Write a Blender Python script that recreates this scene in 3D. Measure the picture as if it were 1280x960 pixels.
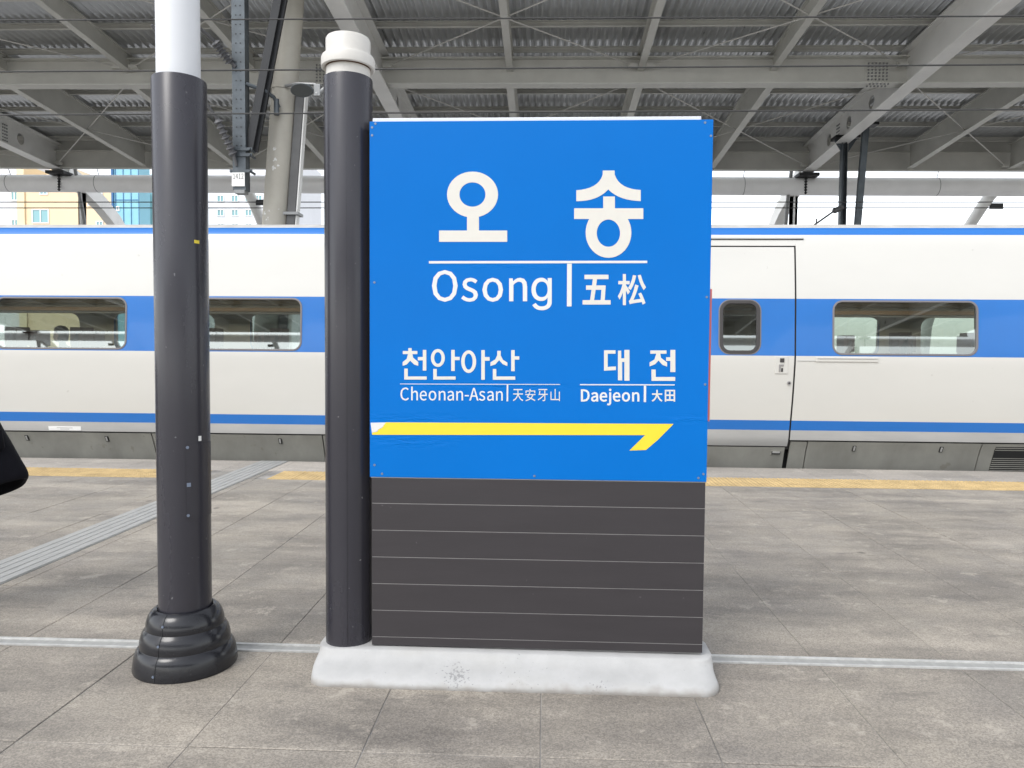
import bpy, bmesh, math, random
from mathutils import Vector, Matrix
for o in list(bpy.data.objects): bpy.data.objects.remove(o)
scene = bpy.context.scene
COL = scene.collection
rnd = random.Random(7)
R = math.radians

# ---------------------------------------------------------------- camera
cd = bpy.data.cameras.new('camera'); cam = bpy.data.objects.new('camera', cd); COL.objects.link(cam)
yaw, pitch, roll = R(2.48), R(-2.5), R(0.43)
cam.matrix_world = (Matrix.Translation((0, 0, 1.5)) @ Matrix.Rotation(yaw, 4, 'Z') @ Matrix.Rotation(R(90)+pitch, 4, 'X') @ Matrix.Rotation(roll, 4, 'Z'))
cd.sensor_fit = 'HORIZONTAL'; cd.sensor_width = 36.0; cd.lens = 36.0*925/1280
cd.clip_start = 0.05; cd.clip_end = 3000
scene.camera = cam

# ---------------------------------------------------------------- sky, sun, exposure
SUN_DIR = Vector((-0.55, -0.75, 1.05)).normalized()
w = bpy.data.worlds.new('World'); scene.world = w; w.use_nodes = True
nt = w.node_tree; nt.nodes.clear()
sky = nt.nodes.new('ShaderNodeTexSky'); sky.sky_type = 'NISHITA'; sky.sun_disc = False
sky.sun_elevation = math.asin(SUN_DIR.z); sky.sun_rotation = math.atan2(SUN_DIR.x, SUN_DIR.y)
sky.air_density = 1.0; sky.dust_density = 1.0; sky.ozone_density = 1.0; sky.altitude = 50
hs = nt.nodes.new('ShaderNodeHueSaturation'); hs.inputs['Saturation'].default_value = 0.22
bg = nt.nodes.new('ShaderNodeBackground'); bg.inputs['Strength'].default_value = 0.15
ow = nt.nodes.new('ShaderNodeOutputWorld')
nt.links.new(sky.outputs[0], hs.inputs['Color']); nt.links.new(hs.outputs[0], bg.inputs['Color']); nt.links.new(bg.outputs[0], ow.inputs['Surface'])
sl = bpy.data.lights.new('sun', 'SUN'); sl.energy = .7; sl.angle = R(25); sl.color = (1, .97, .93)
so = bpy.data.objects.new('sun', sl); COL.objects.link(so)
so.rotation_euler = SUN_DIR.to_track_quat('Z', 'Y').to_euler(); so.location = (0, -5, 30)
vs = scene.view_settings
vs.view_transform = 'Standard'; vs.look = 'None'; vs.gamma = 1.0; vs.use_curve_mapping = False
vs.exposure = 1.2
scene.cycles.max_bounces = 10; scene.cycles.transparent_max_bounces = 16; scene.cycles.diffuse_bounces = 5

# ---------------------------------------------------------------- materials
def lin(c):
    return tuple(((v/255)/12.92 if v/255 <= .04045 else ((v/255+.055)/1.055)**2.4) for v in c)
def mat(name, col, rough=.5, metal=0.0, var=0.0, scale=4.0, bump=0.0, bscale=60.0, coat=0.0, stretch=(1, 1, 1), spec=.5, rvar=0.0, ior=None):
    m = bpy.data.materials.new(name); m.use_nodes = True; t = m.node_tree; N = t.nodes; L = t.links
    p = N['Principled BSDF']
    p.inputs['Base Color'].default_value = (*col, 1); p.inputs['Roughness'].default_value = rough; p.inputs['Metallic'].default_value = metal
    p.inputs['Coat Weight'].default_value = coat; p.inputs['Coat Roughness'].default_value = .06; p.inputs['Specular IOR Level'].default_value = spec
    geo = N.new('ShaderNodeNewGeometry'); mp = N.new('ShaderNodeMapping'); mp.inputs['Scale'].default_value = stretch
    L.new(geo.outputs['Position'], mp.inputs['Vector'])
    if var > 0 or rvar > 0:
        n = N.new('ShaderNodeTexNoise'); n.inputs['Scale'].default_value = scale; n.inputs['Detail'].default_value = 7; n.inputs['Roughness'].default_value = .62
        L.new(mp.outputs[0], n.inputs['Vector'])
    if var > 0:
        mr = N.new('ShaderNodeMapRange'); mr.inputs['From Min'].default_value = .28; mr.inputs['From Max'].default_value = .72
        mr.inputs['To Min'].default_value = 1-var; mr.inputs['To Max'].default_value = 1+var*.6
        L.new(n.outputs['Fac'], mr.inputs['Value'])
        mx = N.new('ShaderNodeMix'); mx.data_type = 'RGBA'; mx.blend_type = 'MULTIPLY'; mx.inputs['Factor'].default_value = 1
        mx.inputs['A'].default_value = (*col, 1); L.new(mr.outputs[0], mx.inputs['B']); L.new(mx.outputs['Result'], p.inputs['Base Color'])
    if rvar > 0:
        m2 = N.new('ShaderNodeMapRange'); m2.inputs['To Min'].default_value = rough-rvar; m2.inputs['To Max'].default_value = rough+rvar
        L.new(n.outputs['Fac'], m2.inputs['Value']); L.new(m2.outputs[0], p.inputs['Roughness'])
    if bump > 0:
        n2 = N.new('ShaderNodeTexNoise'); n2.inputs['Scale'].default_value = bscale; n2.inputs['Detail'].default_value = 4
        L.new(mp.outputs[0], n2.inputs['Vector'])
        b = N.new('ShaderNodeBump'); b.inputs['Strength'].default_value = bump; b.inputs['Distance'].default_value = .01
        L.new(n2.outputs['Fac'], b.inputs['Height']); L.new(b.outputs[0], p.inputs['Normal'])
    return m

def concrete(name, col, warm, dark, stain=1.0):
    m = bpy.data.materials.new(name); m.use_nodes = True; t = m.node_tree; N = t.nodes; L = t.links
    p = N['Principled BSDF']; geo = N.new('ShaderNodeNewGeometry'); oi = N.new('ShaderNodeObjectInfo')
    def noise(sc, det, ro=.6, vec=None):
        n = N.new('ShaderNodeTexNoise'); n.inputs['Scale'].default_value = sc; n.inputs['Detail'].default_value = det; n.inputs['Roughness'].default_value = ro
        L.new(vec or geo.outputs['Position'], n.inputs['Vector']); return n.outputs['Fac']
    def rng(v, a, b, c, d):
        r = N.new('ShaderNodeMapRange'); r.inputs['From Min'].default_value = a; r.inputs['From Max'].default_value = b; r.inputs['To Min'].default_value = c; r.inputs['To Max'].default_value = d
        L.new(v, r.inputs['Value']); return r.outputs[0]
    def mix(fac, a, b, bt='MIX'):
        x = N.new('ShaderNodeMix'); x.data_type = 'RGBA'; x.blend_type = bt
        if hasattr(fac, 'links'): L.new(fac, x.inputs['Factor'])
        else: x.inputs['Factor'].default_value = fac
        for k, v in (('A', a), ('B', b)):
            if hasattr(v, 'links'): L.new(v, x.inputs[k])
            else: x.inputs[k].default_value = (*v, 1)
        return x.outputs['Result']
    c = mix(rng(noise(1.1, 5), .35, .65, 0, 1), col, warm)
    mpn = N.new('ShaderNodeMapping'); mpn.inputs['Scale'].default_value = (.55, 1.6, 1); L.new(geo.outputs['Position'], mpn.inputs['Vector'])
    c = mix(rng(noise(1.5, 9, .66, mpn.outputs[0]), .44, .70, 0, .85*stain), c, dark)
    c = mix(rng(noise(.9, 8, .6, mpn.outputs[0]), .52, .66, 0, .6*stain), c, tuple(v*1.35 for v in warm))
    c = mix(rng(noise(3.1, 10, .72), .56, .70, 0, .5*stain), c, tuple(min(1, v*1.55) for v in warm))
    c = mix(1.0, c, mix(rng(oi.outputs['Random'], 0, 1, 0, 1), (.92, .92, .92), (1.06, 1.055, 1.05)), 'MULTIPLY')
    vo = N.new('ShaderNodeTexVoronoi'); vo.inputs['Scale'].default_value = 170; L.new(geo.outputs['Position'], vo.inputs['Vector'])
    sep = N.new('ShaderNodeSeparateColor'); L.new(vo.outputs['Color'], sep.inputs['Color'])
    c = mix(1.0, c, mix(rng(sep.outputs[0], 0, 1, 0, 1), (.72, .715, .71), (1.27, 1.26, 1.24)), 'MULTIPLY')
    c = mix(rng(noise(70, 5, .8), .62, .74, 0, .5), c, dark)
    c = mix(rng(noise(4.2, 12, .78), .575, .625, 0, .55*stain), c, tuple(min(1, v*1.45) for v in warm))
    c = mix(rng(noise(2.7, 12, .74, mpn.outputs[0]), .585, .635, 0, .5*stain), c, dark)
    sp = N.new('ShaderNodeTexVoronoi'); sp.inputs['Scale'].default_value = 1.1; L.new(geo.outputs['Position'], sp.inputs['Vector'])
    c = mix(rng(sp.outputs['Distance'], .022, .045, .75, 0), c, tuple(v*.5 for v in dark))
    L.new(c, p.inputs['Base Color'])
    L.new(rng(noise(2.0, 6), .3, .7, .40, .68), p.inputs['Roughness'])
    b = N.new('ShaderNodeBump'); b.inputs['Strength'].default_value = .35; b.inputs['Distance'].default_value = .004
    L.new(noise(150, 4, .7), b.inputs['Height']); L.new(b.outputs[0], p.inputs['Normal'])
    return m

M = {}
M['pave'] = concrete('paving concrete', (.252, .230, .203), (.330, .298, .252), (.138, .126, .112))
M['grout'] = mat('grout', (.30, .285, .265), .9, var=.6, scale=5)
M['slab'] = concrete('platform slab concrete', (.24, .225, .205), (.28, .262, .23), (.16, .15, .135), .6)
M['coping'] = concrete('coping concrete', (.335, .31, .28), (.39, .36, .32), (.24, .22, .20), .8)
M['tactile'] = mat('yellow tactile tile', lin((188, 163, 116)), .75, var=.3, scale=5, bump=.2, bscale=90)
M['steel_strip'] = mat('joint cover steel', (.40, .40, .385), .5, .25, var=.2, scale=6, stretch=(4, .6, 1), rvar=.1)
M['steel_edge'] = mat('joint edge metal', (.62, .62, .60), .45, .3, var=.25, scale=18)
M['ballast'] = mat('ballast', (.40, .385, .36), .95, var=.5, scale=30, bump=1, bscale=25)
M['ground'] = mat('ground', (.50, .49, .47), .95, var=.3, scale=.3)
M['rail'] = mat('rail steel', (.25, .2, .17), .5, .7)
M['sleeve'] = mat('dark pole sleeve', (.031, .030, .038), .27, var=.10, scale=3, stretch=(1, 1, .4), rvar=.05, bump=.03, bscale=8)
M['bell'] = mat('black moulded plastic', (.014, .0145, .018), .21, var=.2, scale=9, rvar=.07, bump=.05, bscale=14)
M['white_pipe'] = mat('white painted pipe', (.68, .695, .72), .38, var=.04, scale=3)
M['cream_cap'] = mat('cream painted steel', (.62, .60, .56), .45, var=.06, scale=12)
M['rust'] = mat('rust', (.16, .085, .05), .9, var=.4, scale=30)
M['blue'] = mat('blue sign film', lin((0, 106, 190)), .30, spec=.14, var=.035, scale=2.2, bump=.05, bscale=7, rvar=.04)
M['letter'] = mat('cream lettering film', (.66, .64, .585), .45, var=.03, scale=20)
M['letter_w'] = mat('white lettering film', (.68, .68, .665), .45, var=.03, scale=20)
M['yellow'] = mat('yellow arrow film', lin((238, 208, 50)), .4, var=.03, scale=10)
M['board'] = mat('charcoal board', (.035, .031, .034), .42, var=.10, scale=5, stretch=(.5, 1, 3), bump=.03, bscale=30)
M['alu'] = mat('aluminium', (.36, .35, .345), .45, .5, var=.1, scale=20)
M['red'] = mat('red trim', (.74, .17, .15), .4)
M['screw'] = mat('screw heads', (.20, .24, .32), .45, .6)
M['sticker_w'] = mat('white sticker', (.8, .8, .78), .6)
M['sticker_y'] = mat('yellow sticker', (.75, .6, .05), .6)
M['t_white'] = mat('train cream white paint', (.60, .59, .553), .24, var=.035, scale=1.2, coat=.3, stretch=(.4, 1, 1), bump=.012, bscale=2.5)
M['t_blue'] = mat('train blue paint', lin((24, 106, 184)), .3, var=.04, scale=2, coat=.3)
M['t_grey'] = mat('train light grey paint', (.42, .415, .40), .42, var=.12, scale=2.5, stretch=(.5, 1, 2))
M['t_roof'] = mat('train roof grey', (.52, .51, .49), .5, var=.2, scale=4)
M['t_skirt'] = mat('train skirt grey', (.285, .28, .25), .42, var=.22, scale=2.6, stretch=(1, 1, .5), bump=.04, bscale=5)
M['t_dark'] = mat('train gaps', (.012, .012, .012), .8)
M['rubber'] = mat('window gasket', (.17, .16, .165), .5)
M['door_rubber'] = mat('door gasket', (.045, .042, .042), .6)
M['t_inner'] = mat('train interior lining', (.50, .49, .43), .6)
M['t_floor'] = mat('train floor', (.12, .12, .12), .8)
M['cabin_light'] = mat('cabin light', (.9, .8, .6), .5)
_p = M['cabin_light'].node_tree.nodes['Principled BSDF']; _p.inputs['Emission Color'].default_value = (1, .82, .58, 1); _p.inputs['Emission Strength'].default_value = 2.2
M['wood'] = mat('interior trim', (.42, .27, .14), .5)
M['seat'] = mat('seat fabric', (.05, .05, .055), .85, var=.25, scale=30)
M['curtain'] = mat('seat cover', (.10, .055, .045), .8)
M['paint'] = mat('canopy grey paint', (.55, .545, .505), .48, var=.14, scale=1.3, bump=.02)
M['paint_light'] = mat('canopy pale paint', (.74, .735, .71), .45, var=.10, scale=1.5)
M['deck'] = mat('galvanised deck', (.55, .56, .57), .32, .6, var=.10, scale=1.6, stretch=(3, .4, 1), rvar=.1)
M['pipe'] = mat('gutter pipe paint', (.86, .86, .86), .42, var=.08, scale=1.2)
M['column'] = mat('beige column paint', (.37, .35, .30), .5, var=.14, scale=1.4, bump=.03, bscale=6)
M['chip'] = mat('peeled paint patch', (.62, .62, .60), .7)
M['dark_box'] = mat('dark downpipe box', (.085, .085, .085), .5, .2, var=.2)
M['downpipe'] = mat('downpipe', (.23, .235, .235), .45, .4)
M['hsteel'] = mat('weathered dark steel', (.085, .10, .112), .5, .35, var=.3, scale=5)
M['black'] = mat('black steel', (.02, .021, .023), .5, .3)
M['wire'] = mat('wire', (.06, .06, .06), .6, .5)
M['insul'] = mat('grey insulator', (.10, .10, .105), .45)
M['rod'] = mat('brace rod', (.52, .51, .48), .5, .3)
M['lamp_glass'] = mat('lamp glass', (.05, .055, .055), .15, .3)
M['coat'] = mat('black coat cloth', (.005, .005, .008), .8, spec=.15, var=.3, scale=12, bump=.25, bscale=40)
M['skin'] = mat('skin', (.50, .33, .25), .55)
M['hair'] = mat('dark hair', (.02, .014, .012), .6)
M['jacket'] = mat('dark jacket', (.04, .04, .05), .8)
M['apricot'] = mat('apricot render', (.80, .63, .42), .85, var=.05, scale=.6)
M['apricot_l'] = mat('pale apricot render', (.80, .66, .44), .85, var=.05, scale=.6)
M['b_white'] = mat('white render', (.76, .77, .80), .85, var=.05, scale=.5)
M['b_cyan'] = mat('cyan cladding', (.24, .52, .63), .5, var=.10, scale=.5)
M['b_navy'] = mat('deep blue cladding', (.03, .13, .30), .5)
M['b_glass'] = mat('far window glass', (.22, .42, .45), .12)
M['b_frame'] = mat('white window frame', (.8, .8, .8), .5)

# curb paint: white paint chipped back to concrete
m = M['curb'] = mat('white painted curb', (.43, .43, .425), .62, var=.12, scale=7, bump=.25, bscale=18)
t = m.node_tree; N = t.nodes; L = t.links; p = N['Principled BSDF']; src = p.inputs['Base Color'].links[0].from_socket
geo = N.new('ShaderNodeNewGeometry')
def chips(cx, cy, cz, rad, thr):
    v = N.new('ShaderNodeVectorMath'); v.operation = 'DISTANCE'; v.inputs[1].default_value = (cx, cy, cz); L.new(geo.outputs['Position'], v.inputs[0])
    r = N.new('ShaderNodeMapRange'); r.inputs['From Min'].default_value = 0; r.inputs['From Max'].default_value = rad; r.inputs['To Min'].default_value = .24; r.inputs['To Max'].default_value = 0
    L.new(v.outputs['Value'], r.inputs['Value'])
    n = N.new('ShaderNodeTexNoise'); n.inputs['Scale'].default_value = 85; n.inputs['Detail'].default_value = 6; L.new(geo.outputs['Position'], n.inputs['Vector'])
    a = N.new('ShaderNodeMath'); a.operation = 'ADD'; L.new(r.outputs[0], a.inputs[0]); L.new(n.outputs['Fac'], a.inputs[1])
    g = N.new('ShaderNodeMath'); g.operation = 'GREATER_THAN'; g.inputs[1].default_value = thr; L.new(a.outputs[0], g.inputs[0]); return g.outputs[0]
for ch in (chips(-.38, 3.24, .04, .11, .715), chips(.26, 3.22, .02, .08, .745), chips(-.1, 3.22, .03, .9, .90)):
    x = N.new('ShaderNodeMix'); x.data_type = 'RGBA'; L.new(ch, x.inputs['Factor']); L.new(src, x.inputs['A']); x.inputs['B'].default_value = (.27, .27, .27, 1); src = x.outputs['Result']
wv = N.new('ShaderNodeTexNoise'); wv.inputs['Scale'].default_value = 3.5; wv.inputs['Detail'].default_value = 8
mpp = N.new('ShaderNodeMapping'); mpp.inputs['Scale'].default_value = (1, 1, 6); L.new(geo.outputs['Position'], mpp.inputs['Vector']); L.new(mpp.outputs[0], wv.inputs['Vector'])
rr = N.new('ShaderNodeMapRange'); rr.inputs['From Min'].default_value = .52; rr.inputs['From Max'].default_value = .75; rr.inputs['To Max'].default_value = .35; L.new(wv.outputs['Fac'], rr.inputs['Value'])
x = N.new('ShaderNodeMix'); x.data_type = 'RGBA'; L.new(rr.outputs[0], x.inputs['Factor']); L.new(src, x.inputs['A']); x.inputs['B'].default_value = (.42, .41, .38, 1)
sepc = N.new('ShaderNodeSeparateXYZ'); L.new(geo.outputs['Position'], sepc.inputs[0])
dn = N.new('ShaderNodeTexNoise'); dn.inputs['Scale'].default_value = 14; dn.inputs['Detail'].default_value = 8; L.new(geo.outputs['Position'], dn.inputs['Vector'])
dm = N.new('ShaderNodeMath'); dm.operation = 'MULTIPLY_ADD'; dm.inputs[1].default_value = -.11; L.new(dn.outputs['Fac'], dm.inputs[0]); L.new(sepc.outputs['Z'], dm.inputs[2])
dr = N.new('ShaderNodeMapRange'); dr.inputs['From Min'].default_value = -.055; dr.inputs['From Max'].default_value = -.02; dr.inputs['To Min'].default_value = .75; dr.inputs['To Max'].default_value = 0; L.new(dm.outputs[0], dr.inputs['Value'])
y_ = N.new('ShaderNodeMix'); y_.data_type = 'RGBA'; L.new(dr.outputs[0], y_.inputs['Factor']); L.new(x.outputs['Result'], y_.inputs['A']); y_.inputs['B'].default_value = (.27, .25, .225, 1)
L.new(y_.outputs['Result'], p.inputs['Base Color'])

def specks(m, col, thr, sc, fac):
    t = m.node_tree; N = t.nodes; L = t.links; p = N['Principled BSDF']; src = p.inputs['Base Color'].links[0].from_socket
    geo = N.new('ShaderNodeNewGeometry'); n = N.new('ShaderNodeTexNoise'); n.inputs['Scale'].default_value = sc; n.inputs['Detail'].default_value = 3; L.new(geo.outputs['Position'], n.inputs['Vector'])
    r = N.new('ShaderNodeMapRange'); r.inputs['From Min'].default_value = thr; r.inputs['From Max'].default_value = thr+.03; r.inputs['To Max'].default_value = fac; L.new(n.outputs['Fac'], r.inputs['Value'])
    x = N.new('ShaderNodeMix'); x.data_type = 'RGBA'; L.new(r.outputs[0], x.inputs['Factor']); L.new(src, x.inputs['A']); x.inputs['B'].default_value = (*col, 1); L.new(x.outputs['Result'], p.inputs['Base Color'])
specks(M['sleeve'], (.20, .20, .21), .735, 42, .6); specks(M['board'], (.13, .125, .13), .74, 30, .5); specks(M['bell'], (.10, .10, .10), .74, 45, .5)
specks(M['t_white'], (.33, .31, .27), .735, 7, .3); specks(M['t_skirt'], (.16, .14, .11), .66, 5, .4)

# blue film wrinkles: fine creases gathered beside the arrow and the rules
m = M['blue']; t = m.node_tree; N = t.nodes; L = t.links; p = N['Principled BSDF']
geo = N.new('ShaderNodeNewGeometry'); sep = N.new('ShaderNodeSeparateXYZ'); L.new(geo.outputs['Position'], sep.inputs[0])
def band(zc, zw, xc=None, xw=None):
    s = N.new('ShaderNodeMath'); s.operation = 'SUBTRACT'; s.inputs[1].default_value = zc; L.new(sep.outputs['Z'], s.inputs[0])
    a = N.new('ShaderNodeMath'); a.operation = 'ABSOLUTE'; L.new(s.outputs[0], a.inputs[0])
    r = N.new('ShaderNodeMapRange'); r.inputs['From Min'].default_value = zw; r.inputs['From Max'].default_value = 0; L.new(a.outputs[0], r.inputs['Value']); out = r.outputs[0]
    if xc is not None:
        s = N.new('ShaderNodeMath'); s.operation = 'SUBTRACT'; s.inputs[1].default_value = xc; L.new(sep.outputs['X'], s.inputs[0])
        a = N.new('ShaderNodeMath'); a.operation = 'ABSOLUTE'; L.new(s.outputs[0], a.inputs[0])
        r = N.new('ShaderNodeMapRange'); r.inputs['From Min'].default_value = xw; r.inputs['From Max'].default_value = 0; L.new(a.outputs[0], r.inputs['Value'])
        q = N.new('ShaderNodeMath'); q.operation = 'MULTIPLY'; L.new(out, q.inputs[0]); L.new(r.outputs[0], q.inputs[1]); out = q.outputs[0]
    return out
acc = None
for b in (band(1.165, .07, -.62, .42), band(1.09, .05, -.62, .3), band(1.20, .03, .66, .2), band(1.345, .025, -.2, .6), band(1.885, .02, -.1, .5)):
    if acc is None: acc = b
    else:
        q = N.new('ShaderNodeMath'); q.operation = 'MAXIMUM'; L.new(acc, q.inputs[0]); L.new(b, q.inputs[1]); acc = q.outputs[0]
nz = N.new('ShaderNodeTexNoise'); nz.inputs['Scale'].default_value = 38; nz.inputs['Detail'].default_value = 3; nz.inputs['Distortion'].default_value = .6
mpp = N.new('ShaderNodeMapping'); mpp.inputs['Scale'].default_value = (.45, 1, 1.6); L.new(geo.outputs['Position'], mpp.inputs['Vector']); L.new(mpp.outputs[0], nz.inputs['Vector'])
q = N.new('ShaderNodeMath'); q.operation = 'MULTIPLY'; c5 = N.new('ShaderNodeMath'); c5.operation = 'SUBTRACT'; c5.inputs[1].default_value = .5; L.new(nz.outputs['Fac'], c5.inputs[0]); L.new(acc, q.inputs[0]); L.new(c5.outputs[0], q.inputs[1])
b2 = N.new('ShaderNodeBump'); b2.inputs['Strength'].default_value = .8; b2.inputs['Distance'].default_value = .008
L.new(q.outputs[0], b2.inputs['Height'])
old = p.inputs['Normal'].links[0].from_socket; L.new(old, b2.inputs['Normal']); L.new(b2.outputs[0], p.inputs['Normal'])

def glass(name, tint, refl):
    m = bpy.data.materials.new(name); m.use_nodes = True; t = m.node_tree; N = t.nodes; L = t.links; N.clear()
    tr = N.new('ShaderNodeBsdfTransparent'); tr.inputs['Color'].default_value = (*tint, 1)
    gl = N.new('ShaderNodeBsdfGlossy'); gl.inputs['Roughness'].default_value = .015; gl.inputs['Color'].default_value = (.94, 1, .98, 1)
    mx = N.new('ShaderNodeMixShader'); fr = N.new('ShaderNodeFresnel'); fr.inputs['IOR'].default_value = 1.5
    ad = N.new('ShaderNodeMath'); ad.operation = 'ADD'; ad.inputs[1].default_value = refl; ad.use_clamp = True
    o = N.new('ShaderNodeOutputMaterial')
    L.new(fr.outputs[0], ad.inputs[0]); L.new(ad.outputs[0], mx.inputs['Fac']); L.new(tr.outputs[0], mx.inputs[1]); L.new(gl.outputs[0], mx.inputs[2]); L.new(mx.outputs[0], o.inputs['Surface'])
    return m
M['glass'] = glass('train window glass', (.62, .68, .64), .22)
M['glass_far'] = glass('train far window glass', (.50, .56, .52), .05)

# ---------------------------------------------------------------- builders
class MB:
    def __init__(s): s.v = []; s.f = []; s.m = []
    def add(s, vs, fs, mi=0):
        b = len(s.v); s.v += [tuple(q) for q in vs]
        for f in fs: s.f.append([i+b for i in f]); s.m.append(mi)
    def box(s, x0, x1, y0, y1, z0, z1, mi=0):
        s.add([(x0, y0, z0), (x1, y0, z0), (x1, y1, z0), (x0, y1, z0), (x0, y0, z1), (x1, y0, z1), (x1, y1, z1), (x0, y1, z1)],
              [(0, 3, 2, 1), (4, 5, 6, 7), (0, 1, 5, 4), (1, 2, 6, 5), (2, 3, 7, 6), (3, 0, 4, 7)], mi)
    def bar(s, p, q, w_, h_, up=(0, 0, 1), mi=0):
        p, q = Vector(p), Vector(q); d = (q-p).normalized(); sd = d.cross(Vector(up))
        if sd.length < 1e-4: sd = d.cross(Vector((0, 1, 0)))
        sd.normalize(); u = sd.cross(d).normalized(); a, b = sd*w_/2, u*h_/2
        s.add([p-a-b, p+a-b, p+a+b, p-a+b, q-a-b, q+a-b, q+a+b, q-a+b], [(0, 3, 2, 1), (4, 5, 6, 7), (0, 1, 5, 4), (1, 2, 6, 5), (2, 3, 7, 6), (3, 0, 4, 7)], mi)
    def ibeam(s, p, q, w_, h_, tw=.016, tf=.022, mi=0):
        # centre line p-q, upright web
        p, q = Vector(p), Vector(q)
        dz = Vector((0, 0, (h_-tf)/2))
        s.bar(p-dz, q-dz, w_, tf, mi=mi); s.bar(p+dz, q+dz, w_, tf, mi=mi); s.bar(p, q, tw, h_-2*tf, mi=mi)
    def tube(s, pts, r, n=12, mi=0, cap=True):
        pts = [Vector(q) for q in pts]; rs = r if isinstance(r, (list, tuple)) else [r]*len(pts)
        vs, fs = [], []; prev = None
        for i, c in enumerate(pts):
            d = (pts[min(i+1, len(pts)-1)]-pts[max(i-1, 0)]).normalized()
            if prev is None:
                a = d.cross(Vector((0, 0, 1)))
                if a.length < 1e-3: a = d.cross(Vector((0, 1, 0)))
            else: a = prev-d*prev.dot(d)
            a.normalize(); prev = a; b = d.cross(a)
            for k in range(n):
                t = 2*math.pi*k/n; vs.append(c+(a*math.cos(t)+b*math.sin(t))*rs[i])
        for i in range(len(pts)-1):
            for k in range(n): fs.append((i*n+k, i*n+(k+1) % n, (i+1)*n+(k+1) % n, (i+1)*n+k))
        if cap: fs.append(tuple(range(n-1, -1, -1))); fs.append(tuple((len(pts)-1)*n+k for k in range(n)))
        s.add(vs, fs, mi)
    def lathe(s, c, prof, n=32, mi=0, sx=1, sy=1):
        vs, fs = [], []
        for (r, z) in prof:
            for k in range(n):
                t = 2*math.pi*k/n; vs.append((c[0]+r*sx*math.cos(t), c[1]+r*sy*math.sin(t), c[2]+z))
        for i in range(len(prof)-1):
            for k in range(n): fs.append((i*n+k, i*n+(k+1) % n, (i+1)*n+(k+1) % n, (i+1)*n+k))
        fs.append(tuple(range(n-1, -1, -1))); fs.append(tuple((len(prof)-1)*n+k for k in range(n)))
        s.add(vs, fs, mi)
    def loft(s, loops, mi=0, cap0=False, cap1=False, closed=True):
        n = len(loops[0]); vs = [q for L_ in loops for q in L_]; fs = []
        for i in range(len(loops)-1):
            for k in range(n if closed else n-1): fs.append((i*n+k, i*n+(k+1) % n, (i+1)*n+(k+1) % n, (i+1)*n+k))
        if cap0: fs.append(tuple(range(n-1, -1, -1)))
        if cap1: fs.append(tuple((len(loops)-1)*n+k for k in range(n)))
        s.add(vs, fs, mi)
    def mesh(s, name, mats, smooth=0):
        me = bpy.data.meshes.new(name); me.from_pydata(s.v, [], s.f)
        for x in (mats if isinstance(mats, (list, tuple)) else [mats]): me.materials.append(M[x])
        me.polygons.foreach_set('material_index', s.m)
        me.update()
        if smooth:
            bm = bmesh.new(); bm.from_mesh(me); bmesh.ops.remove_doubles(bm, verts=bm.verts, dist=1e-5)
            bmesh.ops.recalc_face_normals(bm, faces=bm.faces)
            for f in bm.faces: f.smooth = True
            for e in bm.edges:
                if len(e.link_faces) == 2 and e.calc_face_angle(0) > R(smooth): e.smooth = False
            bm.to_mesh(me); bm.free()
        return me
    def build(s, name, mats, parent=None, smooth=0, bevel=0, loc=None):
        me = s.mesh(name, mats, smooth); return link(name, me, parent, bevel, loc)
def link(name, me, parent=None, bevel=0, loc=None):
    o = bpy.data.objects.new(name, me); COL.objects.link(o)
    if parent: o.parent = parent
    if loc: o.location = loc
    if bevel:
        b = o.modifiers.new('bevel', 'BEVEL'); b.width = bevel; b.segments = 2; b.limit_method = 'ANGLE'; b.angle_limit = R(35)
    return o
def tag(o, label=None, cat=None, group=None, kind=None):
    if label: o['label'] = label
    if cat: o['category'] = cat
    if group: o['group'] = group
    if kind: o['kind'] = kind
    return o
def thing(name, label, cat, loc=(0, 0, 0), group=None):
    # an Empty at the base; parts are given in world coordinates and brought under it
    o = bpy.data.objects.new(name, None); COL.objects.link(o); o.location = loc; o.empty_display_size = .2
    return tag(o, label, cat, group)
def adopt(root):
    # parts are modelled in world coordinates: shift them so that the thing's origin is its base
    for c in [o for o in bpy.data.objects if o.parent is root]: c.location = c.location-root.location
def rrect(u0, u1, v0, v1, r, n=6):
    pts = []
    for (cx, cy, a0) in ((u1-r, v1-r, 0), (u0+r, v1-r, 90), (u0+r, v0+r, 180), (u1-r, v0+r, 270)):
        for k in range(n+1):
            a = R(a0+90*k/n); pts.append((cx+r*math.cos(a), cy+r*math.sin(a)))
    return pts
def ring_panel(mb, f, u0, u1, v0, v1, loop, mi=0):
    # rectangle with a hole: loop has four arcs of equal count, from the top right corner round
    n = len(loop)//4; oc = [(u1, v1), (u0, v1), (u0, v0), (u1, v0)]
    vs = [f(*q) for q in loop]+[f(*q) for q in oc]; B = len(loop); fs = []
    for c in range(4):
        for k in range(n-1): fs.append((c*n+k, c*n+k+1, B+c))
        fs.append((c*n+n-1, ((c+1) % 4)*n, B+(c+1) % 4, B+c))
    mb.add(vs, fs, mi)
def insulator(mb, p, q, r=.055, sheds=7, mi=0):
    p, q = Vector(p), Vector(q); pts, rs = [p], [r*.45]
    for i in range(sheds):
        a = (i+.15)/sheds; b = (i+.5)/sheds; c = (i+.85)/sheds
        for tt, rr_ in ((a, .45), (b, 1.0), (c, .5)): pts.append(p.lerp(q, tt)); rs.append(r*rr_)
    pts.append(q); rs.append(r*.45); mb.tube(pts, rs, 10, mi)
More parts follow.
